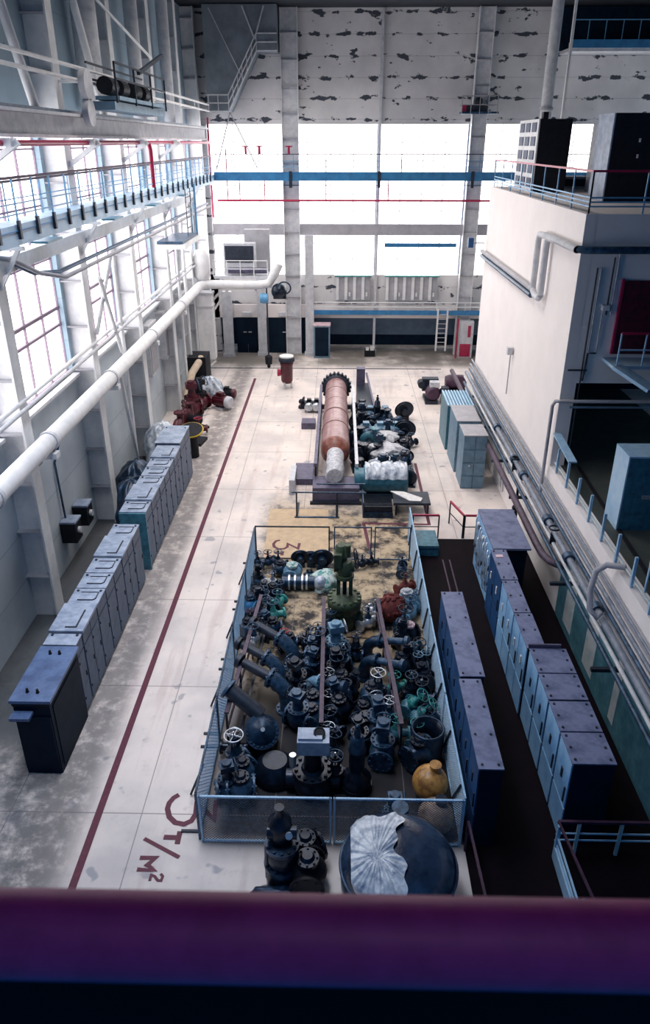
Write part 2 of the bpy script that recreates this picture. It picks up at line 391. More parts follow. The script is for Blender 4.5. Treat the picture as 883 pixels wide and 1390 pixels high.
dd = MB().box(XR-.012, XR, 5, 19.8, 0, 2.5)  # shade of the cabinets on the lower wall, painted as a teal band
dd.obj('wall_shade_right', M['tealshade'], kind='structure')
for i, (a, b) in enumerate(((18.2, 19.0), (16.2, 17.0), (14.4, 14.75))):
    MB().box(XR-.02, XR-.012, a, b, .3, 2.4).obj('light_strip_%d' % (i+1), M['palestrip'], kind='structure')  # light between post shadows, painted as pale strips

# far-left stair gallery housing in the top corner
sg = MB(); poly = [(-8.3, 15.75), (-6.95, 15.75), (-5.1, 19.0), (-3.85, 19.0), (-3.85, 21.4), (-8.3, 21.4)]
n = len(poly); vs = [(x, 50.6, z) for x, z in poly]+[(x, 52.25, z) for x, z in poly]
sg.add(vs, [tuple(range(n))[::-1], tuple(range(n, 2*n))]+[(i, (i+1) % n, n+(i+1) % n, n+i) for i in range(n)])
t = thing('stair_gallery', 'dark sloping stair housing with thin rails in the far left upper corner', 'staircase')
sg.obj('housing', mat('dark_grey_stair_panels', (.20, .24, .28), .8, c2=(.14, .17, .20), sc=1), t)  # dark grey panels of the housing
e = MB()
for dz in (0, .9, .45): e.beam((-6.95, 50.45, 15.75+dz), (-5.1, 50.45, 19+dz), .06, .06).beam((-5.1, 50.45, 19+dz), (-3.85, 50.45, 19+dz), .06, .06).beam((-8.3, 50.45, 15.75+dz), (-6.95, 50.45, 15.75+dz), .06, .06)
for k in range(7): x = -6.95+k*1.85/6; z = 15.75+k*3.25/6; e.beam((x, 50.45, z), (x, 50.45, z+.9), .04, .04)
for x in (-8.2, -7.6): e.beam((x, 50.45, 15.75), (x, 50.45, 16.65), .04, .04)
e.obj('handrail', M['offwhite'], t)
MB().beam((-7.9, 50.5, 21.2), (-6.0, 50.5, 17.5), .05, .05).beam((-5.9, 50.5, 21.3), (-5.2, 50.5, 19.6), .08, .08).beam((-4.6, 50.5, 21.3), (-5.2, 50.5, 19.6), .08, .08).obj('brace', M['offwhite'], t)

for k, (x1, z1) in enumerate(((-8.0, 12.4), (-5.3, 12.4))):
    MB().beam((-6.95, 50.9, 15.7), (x1, 50.9, z1), .07, .07).obj('tie_rod', M['greybeam'], label=('left' if k == 0 else 'right')+' thin rod slanting down from the stair housing over the back window', cat='rod')
# ------------------------------------------------------------------ columns
def column_left(y, label, top=21.4):
    t = thing('steel_column', label, 'column', (-9.6, y, 0), group='white columns along the left window wall')
    MB().box(.56, .62, -.28, .28, 0, top).obj('flange', M['white'], t)
    MB().box(-.2, .56, -.04, .04, 0, top).obj('web', M['white'], t)
    s = MB(); z = 1.55
    while z < top: s.box(-.2, .56, -.27, .27, z, z+.05); z += 1.6
    s.obj('stiffener', M['greybeam'], t)
    return t
wh = ['nearest column of the left window wall, mostly outside the frame', 'white steel column rising beside the dark near cabinet',
      'white steel column behind the gap between the two left cabinet rows', 'white steel column behind the second cabinet row with a leaning brace',
      'white steel column behind the plastic covered heap', 'white steel column beside the red pumps at the far left',
      'white steel column in the far left corner beside the window wall']
for y, l in zip(COLY, wh): column_left(y, l)
def column_back(x0, x1, y, label, z1=21.4, z0=0, ribs=True):
    t = thing('steel_column', label, 'column', (x0, y, z0), group='columns of the back wall')
    W = x1-x0; H = z1-z0
    if ribs:
        MB().box(-.04, 0.0, -.05, .5, 0, H).box(W, W+.04, -.05, .5, 0, H).obj('flange', M['white'], t)
        MB().box(0, W, .15, .2, 0, H).obj('web', M['offwhite'], t)
        s = MB(); z = 1.2
        while z < H: s.box(0, W, 0, .2, z, z+.05); z += 1.45
        s.obj('stiffener', M['greybeam'], t)
    else:
        MB().box(0, W, 0, .3, 0, H).obj('post', M['offwhite'], t)
        MB().box(-.08, W+.08, -.06, .36, 0, .25).obj('base_plate', M['offwhite'], t)
    return t
column_back(-3.72, -2.72, 51.6, 'tall ribbed column of the back wall, left of its middle')
column_back(8.42, 9.3, 51.6, 'tall ribbed column of the back wall beside the small platform')
column_back(2.5, 2.66, 52.0, 'slender square post in the middle of the back wall', ribs=False)
column_back(-5.75, -5.15, 51.2, 'concrete post between the two dark doorways at the back', z1=8.3, ribs=False)
column_back(-2.35, -1.75, 51.2, 'concrete post left of the dark recess at the back', z1=8.3, ribs=False)
column_back(-8.2, -7.5, 50.9, 'concrete post at the left end of the dark doorways', z1=4.6, ribs=False)
t = thing('round_column', 'thick round cream column at the upper right of the back wall', 'column', (11.35, 45, 0))
MB().cyl((0, 0, 0), (0, 0, 21.4), .30, seg=20).obj('shaft', M['offwhite'], t)
MB().lathe([(.36, 15.6), (.36, 15.75)], seg=20).obj('collar', M['greybeam'], t)
t = thing('steel_column', 'slim white post with a diagonal brace beside the round cream column', 'column', (12.35, 45.3, 0))
MB().box(-.06, .06, -.1, .1, 0, 21.4).obj('post', M['white'], t)
MB().beam((0, 0, 17.0), (1.0, 4, 19.2), .1, .1).obj('brace', M['white'], t)

# ------------------------------------------------------------------ back wall fittings
t = thing('wall_beam', 'wide pale grey horizontal beam across the back windows', 'beam', (-8.6, 51.8, 8.25))
MB().box(0, 29.5, 0, .35, 0, .72).obj('girder', M['greybeam'], t)
MB().prism([(0, 0), (1, 0), (0, 1)], 0, .1)
def gallery(x0, x1, y0, y1, z0, z1, name, label, m_f, m_r, side):
    pass
t = thing('crane_gallery', 'blue walkway with thin rails running across the back windows', 'walkway', (0, 0, 0))
MB().box(-8.2, 21, 50.9, 51.0, 11.72, 12.25).obj('fascia', M['blue'], t)
MB().box(-8.2, 21, 51.0, 51.6, 12.1, 12.16).obj('deck', M['blue'], t)
p = MB()
for k in range(25): x = -8.0+k; p.beam((x, 50.93, 12.2), (x, 50.93, 13.3), .035, .035)
p.obj('post', M['railblue'], t, kind='stuff')
h = MB()
for z in (12.55, 12.9): h.beam((-8.2, 50.93, z), (21, 50.93, z), .03, .03)
h.obj('mid_rail', M['railblue'], t)
MB().beam((-8.2, 50.93, 13.3), (21, 50.93, 13.3), .05, .05).obj('handrail', M['purple'], t)
MB().beam((-8.2, 50.9, 11.45), (16, 50.9, 11.45), .03, .03).obj('cable', M['dark'], t)
for x in (-3.2, 2.55, 8.6): MB().box(x-.1, x+.1, 50.8, 50.9, 11.3, 12.3).obj('bracket', M['dark'], t)
t = thing('fire_pipe', 'thin red pipe running level below the blue back walkway', 'pipe')
MB().cyl((-8.1, 51.2, 10.5), (16, 51.2, 10.5), .07).obj('pipe', M['red'], t)
for x, z in ((-6.6, 12.2), (-4.95, 12.0), (-.9, 13.0), (3.2, 12.1), (-7.4, 13.6)): MB().cyl((x, 51.2, 10.5), (x, 51.2, z), .04, seg=8).obj('riser', M['red'], t)
for x in (-5.2, -6.1, -3.3): MB().box(x-.07, x+.07, 51.13, 51.27, 13.3, 13.8).cyl((x-.22, 51.2, 13.75), (x+.22, 51.2, 13.75), .04).obj('valve', M['red'], t)
bs = MB().box(3.1, 8.0, 51.6, 51.75, 7.5, 7.75).obj('blue_steel_beam', M['blue'], label='long blue steel strip on the back windows below the grey beam', cat='beam')
for x in (3.4, 7.7): MB().box(x-.05, x+.05, 51.75, 52.46, 7.55, 7.7).obj('bracket', M['dark'], bs)
t = thing('lower_gallery', 'blue edged lower gallery with cream rails above the dark recess', 'walkway')
MB().box(-2.2, 16, 51.3, 51.45, 2.95, 3.25).obj('fascia', M['blue'], t)
MB().box(-2.2, 16, 51.45, 52.3, 2.9, 3.0).obj('deck', M['offwhite'], t)
h = MB()
for z in (3.5, 3.8): h.beam((-2.2, 51.35, z), (16, 51.35, z), .07, .07)
for k in range(19): h.beam((-2.1+k, 51.35, 3.2), (-2.1+k, 51.35, 3.8), .05, .05)
h.obj('railing', M['white'], t)
for i, (x0, x1) in enumerate(((-.2, 2.2), (3.3, 6.9))):
    t = thing('slatted_cabinet', ('left' if i == 0 else 'right')+' group of tall cream slatted panels on the back gallery', 'panel', (x0, 51.75, 3.9), group='slatted panels on the back gallery')
    W = x1-x0
    MB().box(0, W, .1, .3, 0, 1.6).obj('back_plate', M['greybeam'], t)
    k = 0; x = 0
    while x < W-.1:
        MB().box(x, x+.2, 0, .1, 0, 1.6).obj('upright', M['white'], t)
        if k % 2: MB().box(x+.3, x+.42, 0, .12, .25, .5).obj('box', M['white'], t)
        x += .6; k += 1
    MB().box(-.1, W+.1, -.05, .35, 1.6, 1.68).obj('top_rail', M['tealgreen'], t)
# dark double doorways
for i, (x0, x1, l) in enumerate(((-7.4, -5.8, 'left dark double door at the back left'), (-5.1, -2.4, 'right dark double door at the back left'))):
    t = thing('door_%d' % (i+1), None, None, (x0, 52.0, 0)); t['kind'] = 'structure'
    W = x1-x0
    MB().box(0, W/2-.02, 0, .1, 0, 2.6).obj('door_leaf', M['darkcab'], t); MB().box(W/2+.02, W, 0, .1, 0, 2.6).obj('door_leaf', M['darkcab'], t)
    MB().box(W/2-.3, W/2-.06, -.05, 0, 1.5, 1.56).box(W/2+.06, W/2+.3, -.05, 0, 1.5, 1.56).obj('door_handle', M['chrome'], t)
    MB().box(-.1, W+.1, -.05, .15, 2.6, 3.5).obj('door_header', M['plaster'], t)
    MB().box(W*.3, W*.7, -.3, 0, 2.75, 3.0).obj('door_lamp', M['offwhite'], t)
# ladder + cabinet in the recess
t = thing('ladder', 'pale ladder leading down from the lower gallery at the back right', 'ladder', (7.0, 51.2, .4))
MB().box(-.06, .06, 0, .08, 0, 3).box(.62, .74, 0, .08, 0, 3).obj('rail', M['white'], t)
r_ = MB()
for k in range(8): r_.beam((0, .04, .3+k*.33), (.68, .04, .3+k*.33), .03, .03)
r_.obj('rung', M['white'], t)
t = thing('fire_cabinet', 'white and red fire cabinet beside the ladder at the back', 'cabinet', (8.6, 50.9, 0))
MB().box(0, .95, 0, .5, 0, 2.6).obj('body', M['offwhite'], t); MB().box(.05, .8, -.05, 0, .1, 1.0).obj('door', M['red'], t)
MB().box(.55, .75, -.05, 0, 1.5, 2.3).obj('hose', M['red'], t); MB().cyl((-.2, -.1, 0), (-.2, -.1, 2.8), .06).obj('pipe', M['red'], t)
t = thing('cabinet', 'dark grey box cabinet with pink top left of the dark recess', 'cabinet', (-1.75, 50.6, 0))
MB().box(0, 1.15, 0, .8, 0, 2.3).obj('body', M['tealcab'], t); MB().box(-.04, 1.19, -.04, .84, 2.3, 2.4).obj('top', M['label'], t)
MB().box(.1, 1.05, -.03, 0, .15, 2.2).obj('door', M['darkcab'], t)
t = thing('floor_box', 'small black and white box on the floor by the back recess', 'box', (1.9, 51.0, 0))
MB().box(0, .75, 0, .5, 0, .45).obj('body', M['black'], t); MB().box(.08, .3, .05, .4, .45, .62).box(.4, .68, .05, .4, .45, .7).obj('lid', M['paper'], t)
rl = MB().box(-9, 7, 47.9, 48.0, 0, .02)
rl.obj('trolley_track', M['dark'], label='thin dark rail let into the floor near the back wall', cat='rail')

# platform on tall column, back right, and small air handler beneath
t = thing('service_platform', 'small grey service platform on the back right column', 'platform', (7.55, 50.6, 15.6))
MB().box(0, 2.3, 0, 1, 0, .12).obj('deck', M['bluesteel2'], t)
h = MB()
for z in (.5, 1.0): h.beam((0, 0, z), (2.2, 0, z), .04, .04).beam((0, 1, z), (2.2, 1, z), .04, .04)
for x in (0, .55, 1.1, 1.65, 2.2): h.beam((x, 0, 0), (x, 0, 1), .04, .04)
h.obj('railing', M['greybeam'], t)
MB().box(.3, 1.5, .2, .7, .12, .5).ball((1.1, .4, .7), .25).obj('winch', M['dark'], t); MB().box(.05, .3, .2, .5, .12, .5).obj('junction_box', M['red'], t)
t = thing('upper_gallery', 'dark gallery with blue beam in the top right corner', 'walkway', (13.6, 50.2, 18.9))
MB().box(0, 7.7, 0, 2.2, 0, .18).obj('deck', M['offwhite'], t); MB().box(0, 7.7, -.1, 0, .18, .6).obj('fascia', M['blue'], t)
h = MB()
for k in range(6): h.beam((k, -.05, .6), (k, -.05, 1.6), .04, .04)
h.beam((0, -.05, 1.6), (5, -.05, 1.6), .05, .05).obj('railing', M['railblue'], t)
MB().box(-.4, 7.7, 1.6, 2.0, .2, 2.5).obj('back_panel', M['darkcab'], t)

# ------------------------------------------------------------------ left wall: gallery, crane beam, pipes
t = thing('crane_gallery', 'long pale blue walkway running along the left windows', 'walkway')
MB().box(-8.25, -8.2, 5, 50.9, 11.6, 12.1).obj('fascia', M['paleblue'], t)
MB().box(-9.0, -8.25, 5, 50.9, 12.02, 12.08).obj('deck', M['paleblue'], t)
y = 8.0; 
tb = MB()
while y < 50.5:
    MB().beam((-8.17, y, 12.0), (-8.17, y, 13.2), .04, .04).obj('post', M['railblue'], t)
    tb.box(-8.19, -8.12, y-.06, y+.06, 11.75, 12.2); y += 1.25
tb.obj('post_bracket', M['dark'], t, kind='stuff')
for z in (12.35, 12.6): MB().beam((-8.17, 5, z), (-8.17, 50.9, z), .035, .035).obj('mid_rail', M['railblue'], t)
MB().beam((-8.19, 5, 11.95), (-8.19, 50.9, 11.95), .03, .03).obj('toe_strip', M['blue'], t)
for x, z in ((-8.17, 13.2), (-8.9, 13.05)): MB().cyl((x, 5, z), (x, 50.9, z), .035, seg=8).obj('handrail', M['purple'], t)
h = MB()
y = 8.0
while y < 50: h.beam((-8.95, y, 12.05), (-8.95, y, 13.05), .03, .03); y += 2.5
h.beam((-8.95, 5, 12.6), (-8.95, 50.9, 12.6), .03, .03).obj('rear_railing', M['railblue'], t)
for y in (19.4, 26, 32.6, 39.2, 45.6): MB().beam((-8.3, y, 11.55), (-9.3, y, 10.0), .1, .1).beam((-8.2, y, 11.5), (-9.4, y, 11.5), .16, .1).obj('bracket', M['white'], t)
t = thing('crane_beam', 'long white crane runway beam across the upper left windows', 'beam')
MB().box(-9.0, -8.2, 5, 50.5, 14.72, 14.8).box(-8.62, -8.56, 5, 50.5, 14.2, 14.75).box(-8.8, -8.35, 5, 50.5, 14.12, 14.2).obj('girder', M['offwhite'], t)
MB().box(-8.55, -8.45, 12, 50.4, 14.8, 14.9).obj('rail', M['bluesteel2'], t)
for y in (19.4, 26, 32.6, 39.2): MB().box(-9.0, -8.0, y-.2, y+.2, 13.9, 14.1).beam((-7.9, y, 14.0), (-9.0, y, 13.3), .14, .14).obj('bracket', M['white'], t)
t = thing('fire_pipe', 'long red pipe under the white crane beam on the left', 'pipe')
MB().cyl((-8.25, 5, 13.98), (-8.25, 50.6, 13.98), .075).obj('pipe', M['red'], t)
MB().tube([(-8.2, 34, 13.95), (-8.15, 34, 13.7), (-8.15, 34, 12.2)], .09).obj('riser', M['red'], t)
MB().cyl((-8.3, 50.3, 12.1), (-8.3, 50.3, 15.4), .06).cyl((-8.3, 50.3, 9.5), (-8.3, 50.3, 11.5), .06).obj('riser', M['red'], t)
MB().box(-9.2, -9.0, 19.9, 20.1, 12.4, 13.5).obj('hanging_cover', M['purple'], label='small purple cover hanging by the upper left windows', cat='bag')  # purple hanging cover
# round hand rails of the upper gangway
t = thing('gangway_rail', 'pair of white tubes running along the upper left wall past the crane trolley', 'railing')
for z, x in ((16.1, -8.2), (15.75, -8.2)): MB().cyl((x, 5, z), (x, 50.4, z), .055, seg=8).obj('tube', M['white'], t)
ps = MB()
for y in (12.8, 19.4, 26, 32.6, 39.2, 45.6): ps.beam((-8.2, y, 15.75), (-9.0, y, 15.75), .08, .08).beam((-8.2, y, 15.7), (-8.2, y, 16.1), .05, .05)
ps.obj('standoff', M['white'], t)
MB().cyl((-9.0, 26, 19.5), (-8.0, 35, 17.2), .05, seg=8).obj('diagonal_rod', M['white'], label='thin white rod slanting across the upper left wall', cat='rod')
for i, (y, l) in enumerate(((19.4, 'white sloping brace tube at the top left edge'), (26.0, 'white sloping brace tube left of the crane trolley'))):
    MB().cyl((-9.0, y+.9, 21), (-8.7, y+3.6, 14.9), .13).obj('sloping_tube', M['white'], label=l, cat='brace', group='sloping braces on the upper left wall')
for y, l in ((30.2, 'thick round pale pillar behind the crane trolley'), (37.0, 'round pale pillar right of the crane trolley'), (43.5, 'farthest round pale pillar on the upper left wall')):
    t = thing('round_pillar', l, 'pillar', (-9.2, y, 14.9), group='round pillars on the upper left wall')
    MB().cyl((0, 0, 0), (0, 0, 6.5), .45 if y < 36 else .3, seg=18).obj('shaft', M['offwhite'], t)
# crane trolley basket
t = thing('crane_trolley', 'dark railed crane trolley hanging at the upper left wall', 'crane trolley', (-7.7, 26.2, 14.95))
MB().box(-.4, .4, 0, 7.2, 0, .25).box(-.3, .5, .3, 7.0, .3, .42).obj('deck', M['tealcab'], t)
h = MB()
for z in (.9, 1.35): h.beam((.5, 0, z), (.5, 7.2, z), .06, .06).beam((-.4, 0, z), (-.4, 7.2, z), .06, .06)
for y in (0, 2.4, 4.8, 7.2): h.beam((.5, y, .2), (.5, y, 1.35), .06, .06)
h.obj('railing', M['dark'], t)
for y in (1.2, 2.6, 4.4, 5.8): MB().cyl((-.1, y-.4, .75), (-.1, y+.4, .75), .28).obj('hoist_motor', M['black'], t)
MB().lathe([(.45, -.1), (.45, .1)], (-.35, -.4, .7), (1, 0, 0)).lathe([(.4, -.1), (.4, .1)], (-.35, -.4, -.1), (1, 0, 0)).obj('wheel', M['offwhite'], t)
MB().beam((.4, 3.5, 1.3), (.5, 7.2, 2.2), .12, .12).obj('boom', M['dark'], t)

# large white pipe and twin thin pipe
t = thing('insulated_pipe', 'thick white pipe running the length of the left wall', 'pipe')
path = [(-8.6, 6, 5.95), (-8.6, 45.2, 5.95), (-8.55, 45.7, 5.95), (-8.3, 46.0, 5.95), (-7.8, 46.1, 5.93), (-5.2, 46.1, 5.9), (-4.4, 46.1, 6.0), (-4.0, 46.1, 6.6), (-3.7, 46.1, 7.2)]
MB().tube(path, .27, 14).obj('pipe', M['white'], t)
c = MB()
for y in (13, 16, 19.8, 26.2, 32.8, 39.4): MB().lathe([(.31, -.07), (.31, .07)], (-8.6, y, 5.95), (0, 1, 0)).obj('clamp', M['offwhite'], t)
c = MB()
for y in (19.6, 26.2, 32.8, 39.4): MB().box(-9.0, -8.3, y-.15, y+.15, 5.5, 5.68).obj('bracket', M['white'], t)
t = thing('pipe_pair', 'pair of thin white pipes along the left window sills above the thick one', 'pipe')
MB().cyl((-9.0, 6, 7.3), (-9.0, 46, 7.3), .07, seg=8).obj('pipe', M['white'], t); MB().cyl((-8.85, 6, 7.15), (-8.85, 46, 7.15), .06, seg=8).obj('pipe', M['offwhite'], t)
t = thing('pipe_pair', 'grey green twin pipes slung below the left walkway', 'pipe')
for dx, z in ((0, 10.55), (.18, 10.4)):
    MB().tube([(-9.1+dx, 17, 11.7), (-8.9+dx, 19.6, 11.2), (-8.5+dx, 20.5, 10.7), (-8.25+dx, 21.7, z), (-8.25+dx, 30, z), (-8.25+dx, 48, z)], .065, 8).obj('pipe', M['bluesteel2'] if dx == 0 else M['greybeam'], t)
t = thing('ventilation_duct', 'long flat cream duct under the left walkway', 'duct')
MB().box(-9.1, -8.75, 8, 49, 10.85, 11.25).obj('duct', M['white'], t)
for y in (15, 21.8, 28.5, 35, 41.5): MB().box(-8.75, -8.25, y-.6, y+.6, 11.4, 11.46).obj('hanger', M['teal'], t)
# diagonal braces low on left wall
for (y0, z0, y1, z1, l) in ((27.4, 5.8, 29.6, .3, 'long white diagonal brace standing behind the second cabinet row'), 
                       (28.3, 10.4, 26.2, 7.6, 'white diagonal strut below the walkway above the wall boxes'), (26.4, 9.6, 29.0, 6.2, 'thin white brace crossing the second window bay')):
    MB().cyl((-8.6, y0, z0), (-8.9, y1, z1), .08, seg=8).obj('diagonal_strut', M['white'], label=l, cat='strut')
for (y, l) in ((29.3, 'thin vertical white pipe beside the leaning brace'), (40.9, 'vertical white pipe nearest the red pumps'), (42.6, 'second vertical white pipe by the red pumps')):
    MB().cyl((-8.9, y, 0), (-8.9, y, 10.2), .09, seg=8).obj('vertical_pipe', M['white'], label=l, cat='pipe')
MB().cyl((-9.6, 47.6, 0), (-9.6, 47.6, 12), .08, seg=8).obj('vertical_pipe', M['orangecable'], label='thin orange vertical pipe in the far left corner', cat='pipe')
# wall boxes with conduit
for y, l in ((22.6, 'nearer small dark wall box with pale lid on the left wall'), (23.9, 'farther small dark wall box with pale lid on the left wall')):
    t = thing('junction_box', l, 'box', (-9.75, y, 1.55), group='small wall boxes on the left wall')
    MB().box(-.04, .5, -.4, .2, -.5, .25).obj('body', M['black'], t); MB().box(-.03, .53, -.38, .23, .25, .32).obj('lid', M['cabtop'], t)
    MB().lathe([(.12, 0), (.12, .1)], (.5, -.1, -.1), (1, 0, 0)).obj('knob', M['offwhite'], t)
MB().tube([(-9.7, 22.6, 1.8), (-9.75, 22.6, 4.0), (-9.75, 23.8, 4.9), (-9.75, 25.6, 5.0)], .04).obj('conduit', M['bluesteel2'], label='bent grey conduit rising from the two wall boxes', cat='conduit')
t = thing('wall_lamp', 'small dark wall lamp under the thick pipe on the left', 'lamp', (-9.5, 20.6, 5.2))
MB().box(-.4, .3, -.3, .3, 0, .06).obj('plate', M['offwhite'], t); MB().box(-.1, .2, -.25, .1, -.35, 0).obj('housing', M['dark'], t)
for y, l in ((35.2, 'grey wall cabinet high on the left wall, nearest of three'), (38.6, 'grey wall cabinet high on the left wall, middle of three'), (43.2, 'grey wall cabinet high on the left wall, farthest of three')):
    t = thing('wall_cabinet', l, 'cabinet', (-9.9, y, 3.2), group='tall grey cabinets hung on the left wall')
    MB().box(-.35, .5, 0, 1.5, 0, 2.5).obj('body', M['offwhite'], t); MB().box(-.37, .55, -.05, 1.55, 2.5, 2.62).obj('top', M['white'], t)
    MB().box(.5, .53, .1, 1.4, .15, 2.3).obj('door', M['greybeam'], t)

# structure around duct at far left
t = thing('vertical_duct', 'white vertical duct with a rounded hood at the far left', 'duct', (-8.9, 45.6, 0))
MB().box(-.05, .95, 0, .8, 1.25, 5.4).obj('duct', M['white'], t)
MB().box(-.1, 1.0, -.05, .85, 4.6, 4.7).box(-.1, 1.0, -.05, .85, 5.35, 5.5).obj('band', M['offwhite'], t)
MB().lathe([(.2, 0), (.52, .35), (.52, 1.5), (.3, 1.9)], (.35, .5, 6.1), (0, 0, 1)).obj('hood', M['white'], t)
t = thing('pipe_platform', 'white railed platform carrying a dark screened cabinet at the far left', 'platform', (-7.9, 46.6, 6.3))
MB().box(0, 3.4, 0, 2, -.1, .05).obj('deck', M['offwhite'], t)
h = MB()
for x in (0, .85, 1.7, 2.55, 3.4): h.beam((x, 0, 0), (x, 0, 1), .05, .05)
for z in (.5, 1.0): h.beam((0, 0, z), (3.4, 0, z), .05, .05)
h.obj('railing', M['white'], t)
MB().beam((.9, .1, -.3), (-1.2, .1, -2.6), .14, .14).beam((1.2, .1, -.3), (-.9, .1, -3.1), .14, .14).obj('brace', M['white'], t)
t = thing('screened_cabinet', 'cream cabinet with a dark screen standing on the far left platform', 'cabinet', (-7.3, 47.2, 6.36))
MB().box(0, 2.0, 0, .8, 0, 1.9).obj('body', M['offwhite'], t); MB().box(.1, 1.9, -.04, 0, .75, 1.75).obj('screen', M['dark'], t)
MB().box(1.2, 2.8, 1.2, 1.8, 0, 2.6).obj('rear_box', M['greybeam'], t)
MB().cyl((.3, -.3, .3), (2.8, -.3, .3), .18).obj('coil', M['violetsteel'], t)
t = thing('valve_actuator', 'dark valve actuator with a blue drum at the end of the thick pipe', 'valve', (-3.9, 46.0, 5.4))
MB().ball((.15, 0, .15), .5).box(-.2, .6, -.2, .2, -.3, .2).obj('gear_case', M['darksteel'], t)
MB().lathe([(.28, -.25), (.33, 0), (.28, .25)], (-.8, 0, -.3), (1, 0, 0)).obj('drum', M['railblue'], t)
MB().ring((.5, -.3, .4), .4, .05, (0, 1, .3)).obj('handwheel', M['bluesteel'], t)
t = thing('chain_hoist', 'dark chain hoist hook hanging between the back doorways', 'hoist', (-4.6, 46.6, 0))
MB().cyl((0, .1, 1.2), (0, .1, 5.75), .05, seg=6).obj('chain', M['dark'], t); MB().lathe([(.22, 0), (.25, .5), (.1, .6)], (0, 0, .7)).ball((0, 0, .55), .12).obj('hook', M['black'], t)
t = thing('pipe_support', 'white tubular support frame under the far left duct', 'frame', (-8.9, 44.9, 0))
MB().beam((0, 0, 0), (0, 0, 5.6), .1, .1).beam((1.0, .6, 1.2), (0, 0, .4), .08, .08).beam((-1.2, -3, .6), (0, 0, 2.0), .08, .08).obj('strut', M['white'], t)
t = thing('square_platform', 'small dark square platform under the far end of the left walkway', 'platform', (-8.9, 37.5, 9.4))
MB().box(-.2, 1.1, 0, 4, 0, .12).obj('deck', M['bluesteel2'], t)
MB().beam((1.1, 4, 0), (1.1, 4, 2.6), .1, .1).obj('post', M['railblue'], t)
h = MB()
for y in (1, 2.3): h.beam((.9, y+1.5, 0), (.9, y+1.5, 2.4), .04, .04)
for z in (.5, 1.0, 1.5, 2.0): h.beam((.9, 2.5, z), (.9, 3.8, z), .04, .04)
h.obj('ladder_rail', M['dark'], t)
MB().box(-.25, 1.2, -.05, 4.1, -.25, -.02).obj('edge_beam', M['white'], t)

# ------------------------------------------------------------------ right building fittings
def rail_line(parent, pts, h, m_post, m_rail, levels, step=1.0, r=.03):
    ps = MB()
    for a, b in zip(pts[:-1], pts[1:]):
        a, b = Vector(a), Vector(b); n = max(1, round((b-a).length/step))
        for k in range(n+1):
            p = a+(b-a)*k/n; MB().beam(p, p+Vector((0, 0, h)), r*1.3, r*1.3).obj('post', m_post, parent)
        for lv in levels:
            MB().beam(a+Vector((0, 0, lv)), b+Vector((0, 0, lv)), r*1.4, r*1.4).obj('mid_rail', m_post, parent)
        MB().beam(a+Vector((0, 0, h)), b+Vector((0, 0, h)), r*2, r*2).obj('handrail', m_rail, parent)
t = thing('roof_railing', 'blue railing with red handrail around the roof edge of the cream building', 'railing')
rail_line(t, [(7.3, 37.0, 12.1), (7.3, 22.65, 12.1), (12.0, 22.65, 12.1)], 1.15, M['railblue'], M['red'], (.2, .32, .44), 1.8)
t = thing('roof_cabinet', 'white roof cabinet with rows of small dark panes and a black side', 'cabinet', (8.05, 32.6, 12.1))
MB().box(0, 1.3, 0, 3.4, 0, 2.75).obj('body', M['black'], t)
fr = MB().box(-.05, 0, 0, 3.4, 0, 2.75); fr.obj('front_panel', M['white'], t)
for r in range(5):
    for c in range(3): MB().box(-.08, -.05, .3+c*1.05, 1.0+c*1.05, .2+r*.52, .55+r*.52).obj('meter', M['glassdark'], t)
MB().box(.1, .3, 0, .3, 2.75, 3.0).obj('lug', M['black'], t)
t = thing('roof_cabinet', 'slim black roof cabinet half hidden behind the tall one at the right edge', 'cabinet', (10.55, 32.0, 12.1))
MB().box(0, 1.2, 0, 1.6, 0, 2.6).obj('body', M['black'], t); MB().box(-.05, 0, 0, 1.6, 0, 2.6).obj('side_panel', M['cabtop'], t)
t = thing('roof_cabinet', 'tall dark roof cabinet with pale side at the right edge', 'cabinet', (9.35, 27.6, 12.1))
MB().box(0, 2.6, 0, 1.6, 0, 2.8).obj('body', M['black'], t); MB().box(-.05, 0, 0, 1.65, 0, 2.8).obj('side_panel', M['cabtop'], t)
for x, z in ((.9, 1.9), (1.4, 1.9), (.9, 1.4), (1.4, 1.4)): MB().box(x, x+.06, -.03, 0, z, z+.12).obj('indicator', M['paper'], t)
t = thing('roof_unit', 'low grey ventilation unit between the roof cabinets', 'ventilator', (8.9, 34.9, 12.1))
MB().box(.6, 2.4, .5, 1.6, 0, .5).obj('body', M['offwhite'], t); MB().box(.6, 2.4, .45, .5, .1, .4).obj('grille', M['dark'], t)
# pipes on long face
t = thing('wall_pipe', 'pair of grey pipes along the cream wall with an upright loop', 'pipe')
for dz, m in ((0, M['greybeam']), (-.22, M['bluesteel2'])):
    MB().tube([(7.05, 37.2, 9.15+dz), (7.05, 27.0, 9.15+dz)], .10, 10).obj('pipe', m, t)
for dy in (0, 1.1):
    MB().tube([(7.0, 26.7-dy, 9.2), (7.0, 26.7-dy, 10.9), (6.98, 26.5-dy, 11.1), (6.98, 25.8-dy, 11.15), (6.98, 22.2, 11.15+dy*.0)], .11, 10).obj('riser', M['offwhite'], t)
MB().tube([(7.0, 22.3, 11.15), (7.2, 22.1, 11.15), (8, 22.1, 11.15), (12, 22.1, 11.15)], .11, 10).obj('pipe', M['bluesteel2'], t)
MB().tube([(7.0, 26.7, 9.2), (7.0, 26.3, 9.05), (7.0, 25.8, 9.05), (7.0, 25.6, 9.2)], .11, 10).obj('bend', M['offwhite'], t)
t = thing('wall_box', 'small dark box on an arm at the far edge of the cream wall', 'box', (6.7, 37.3, 9.3))
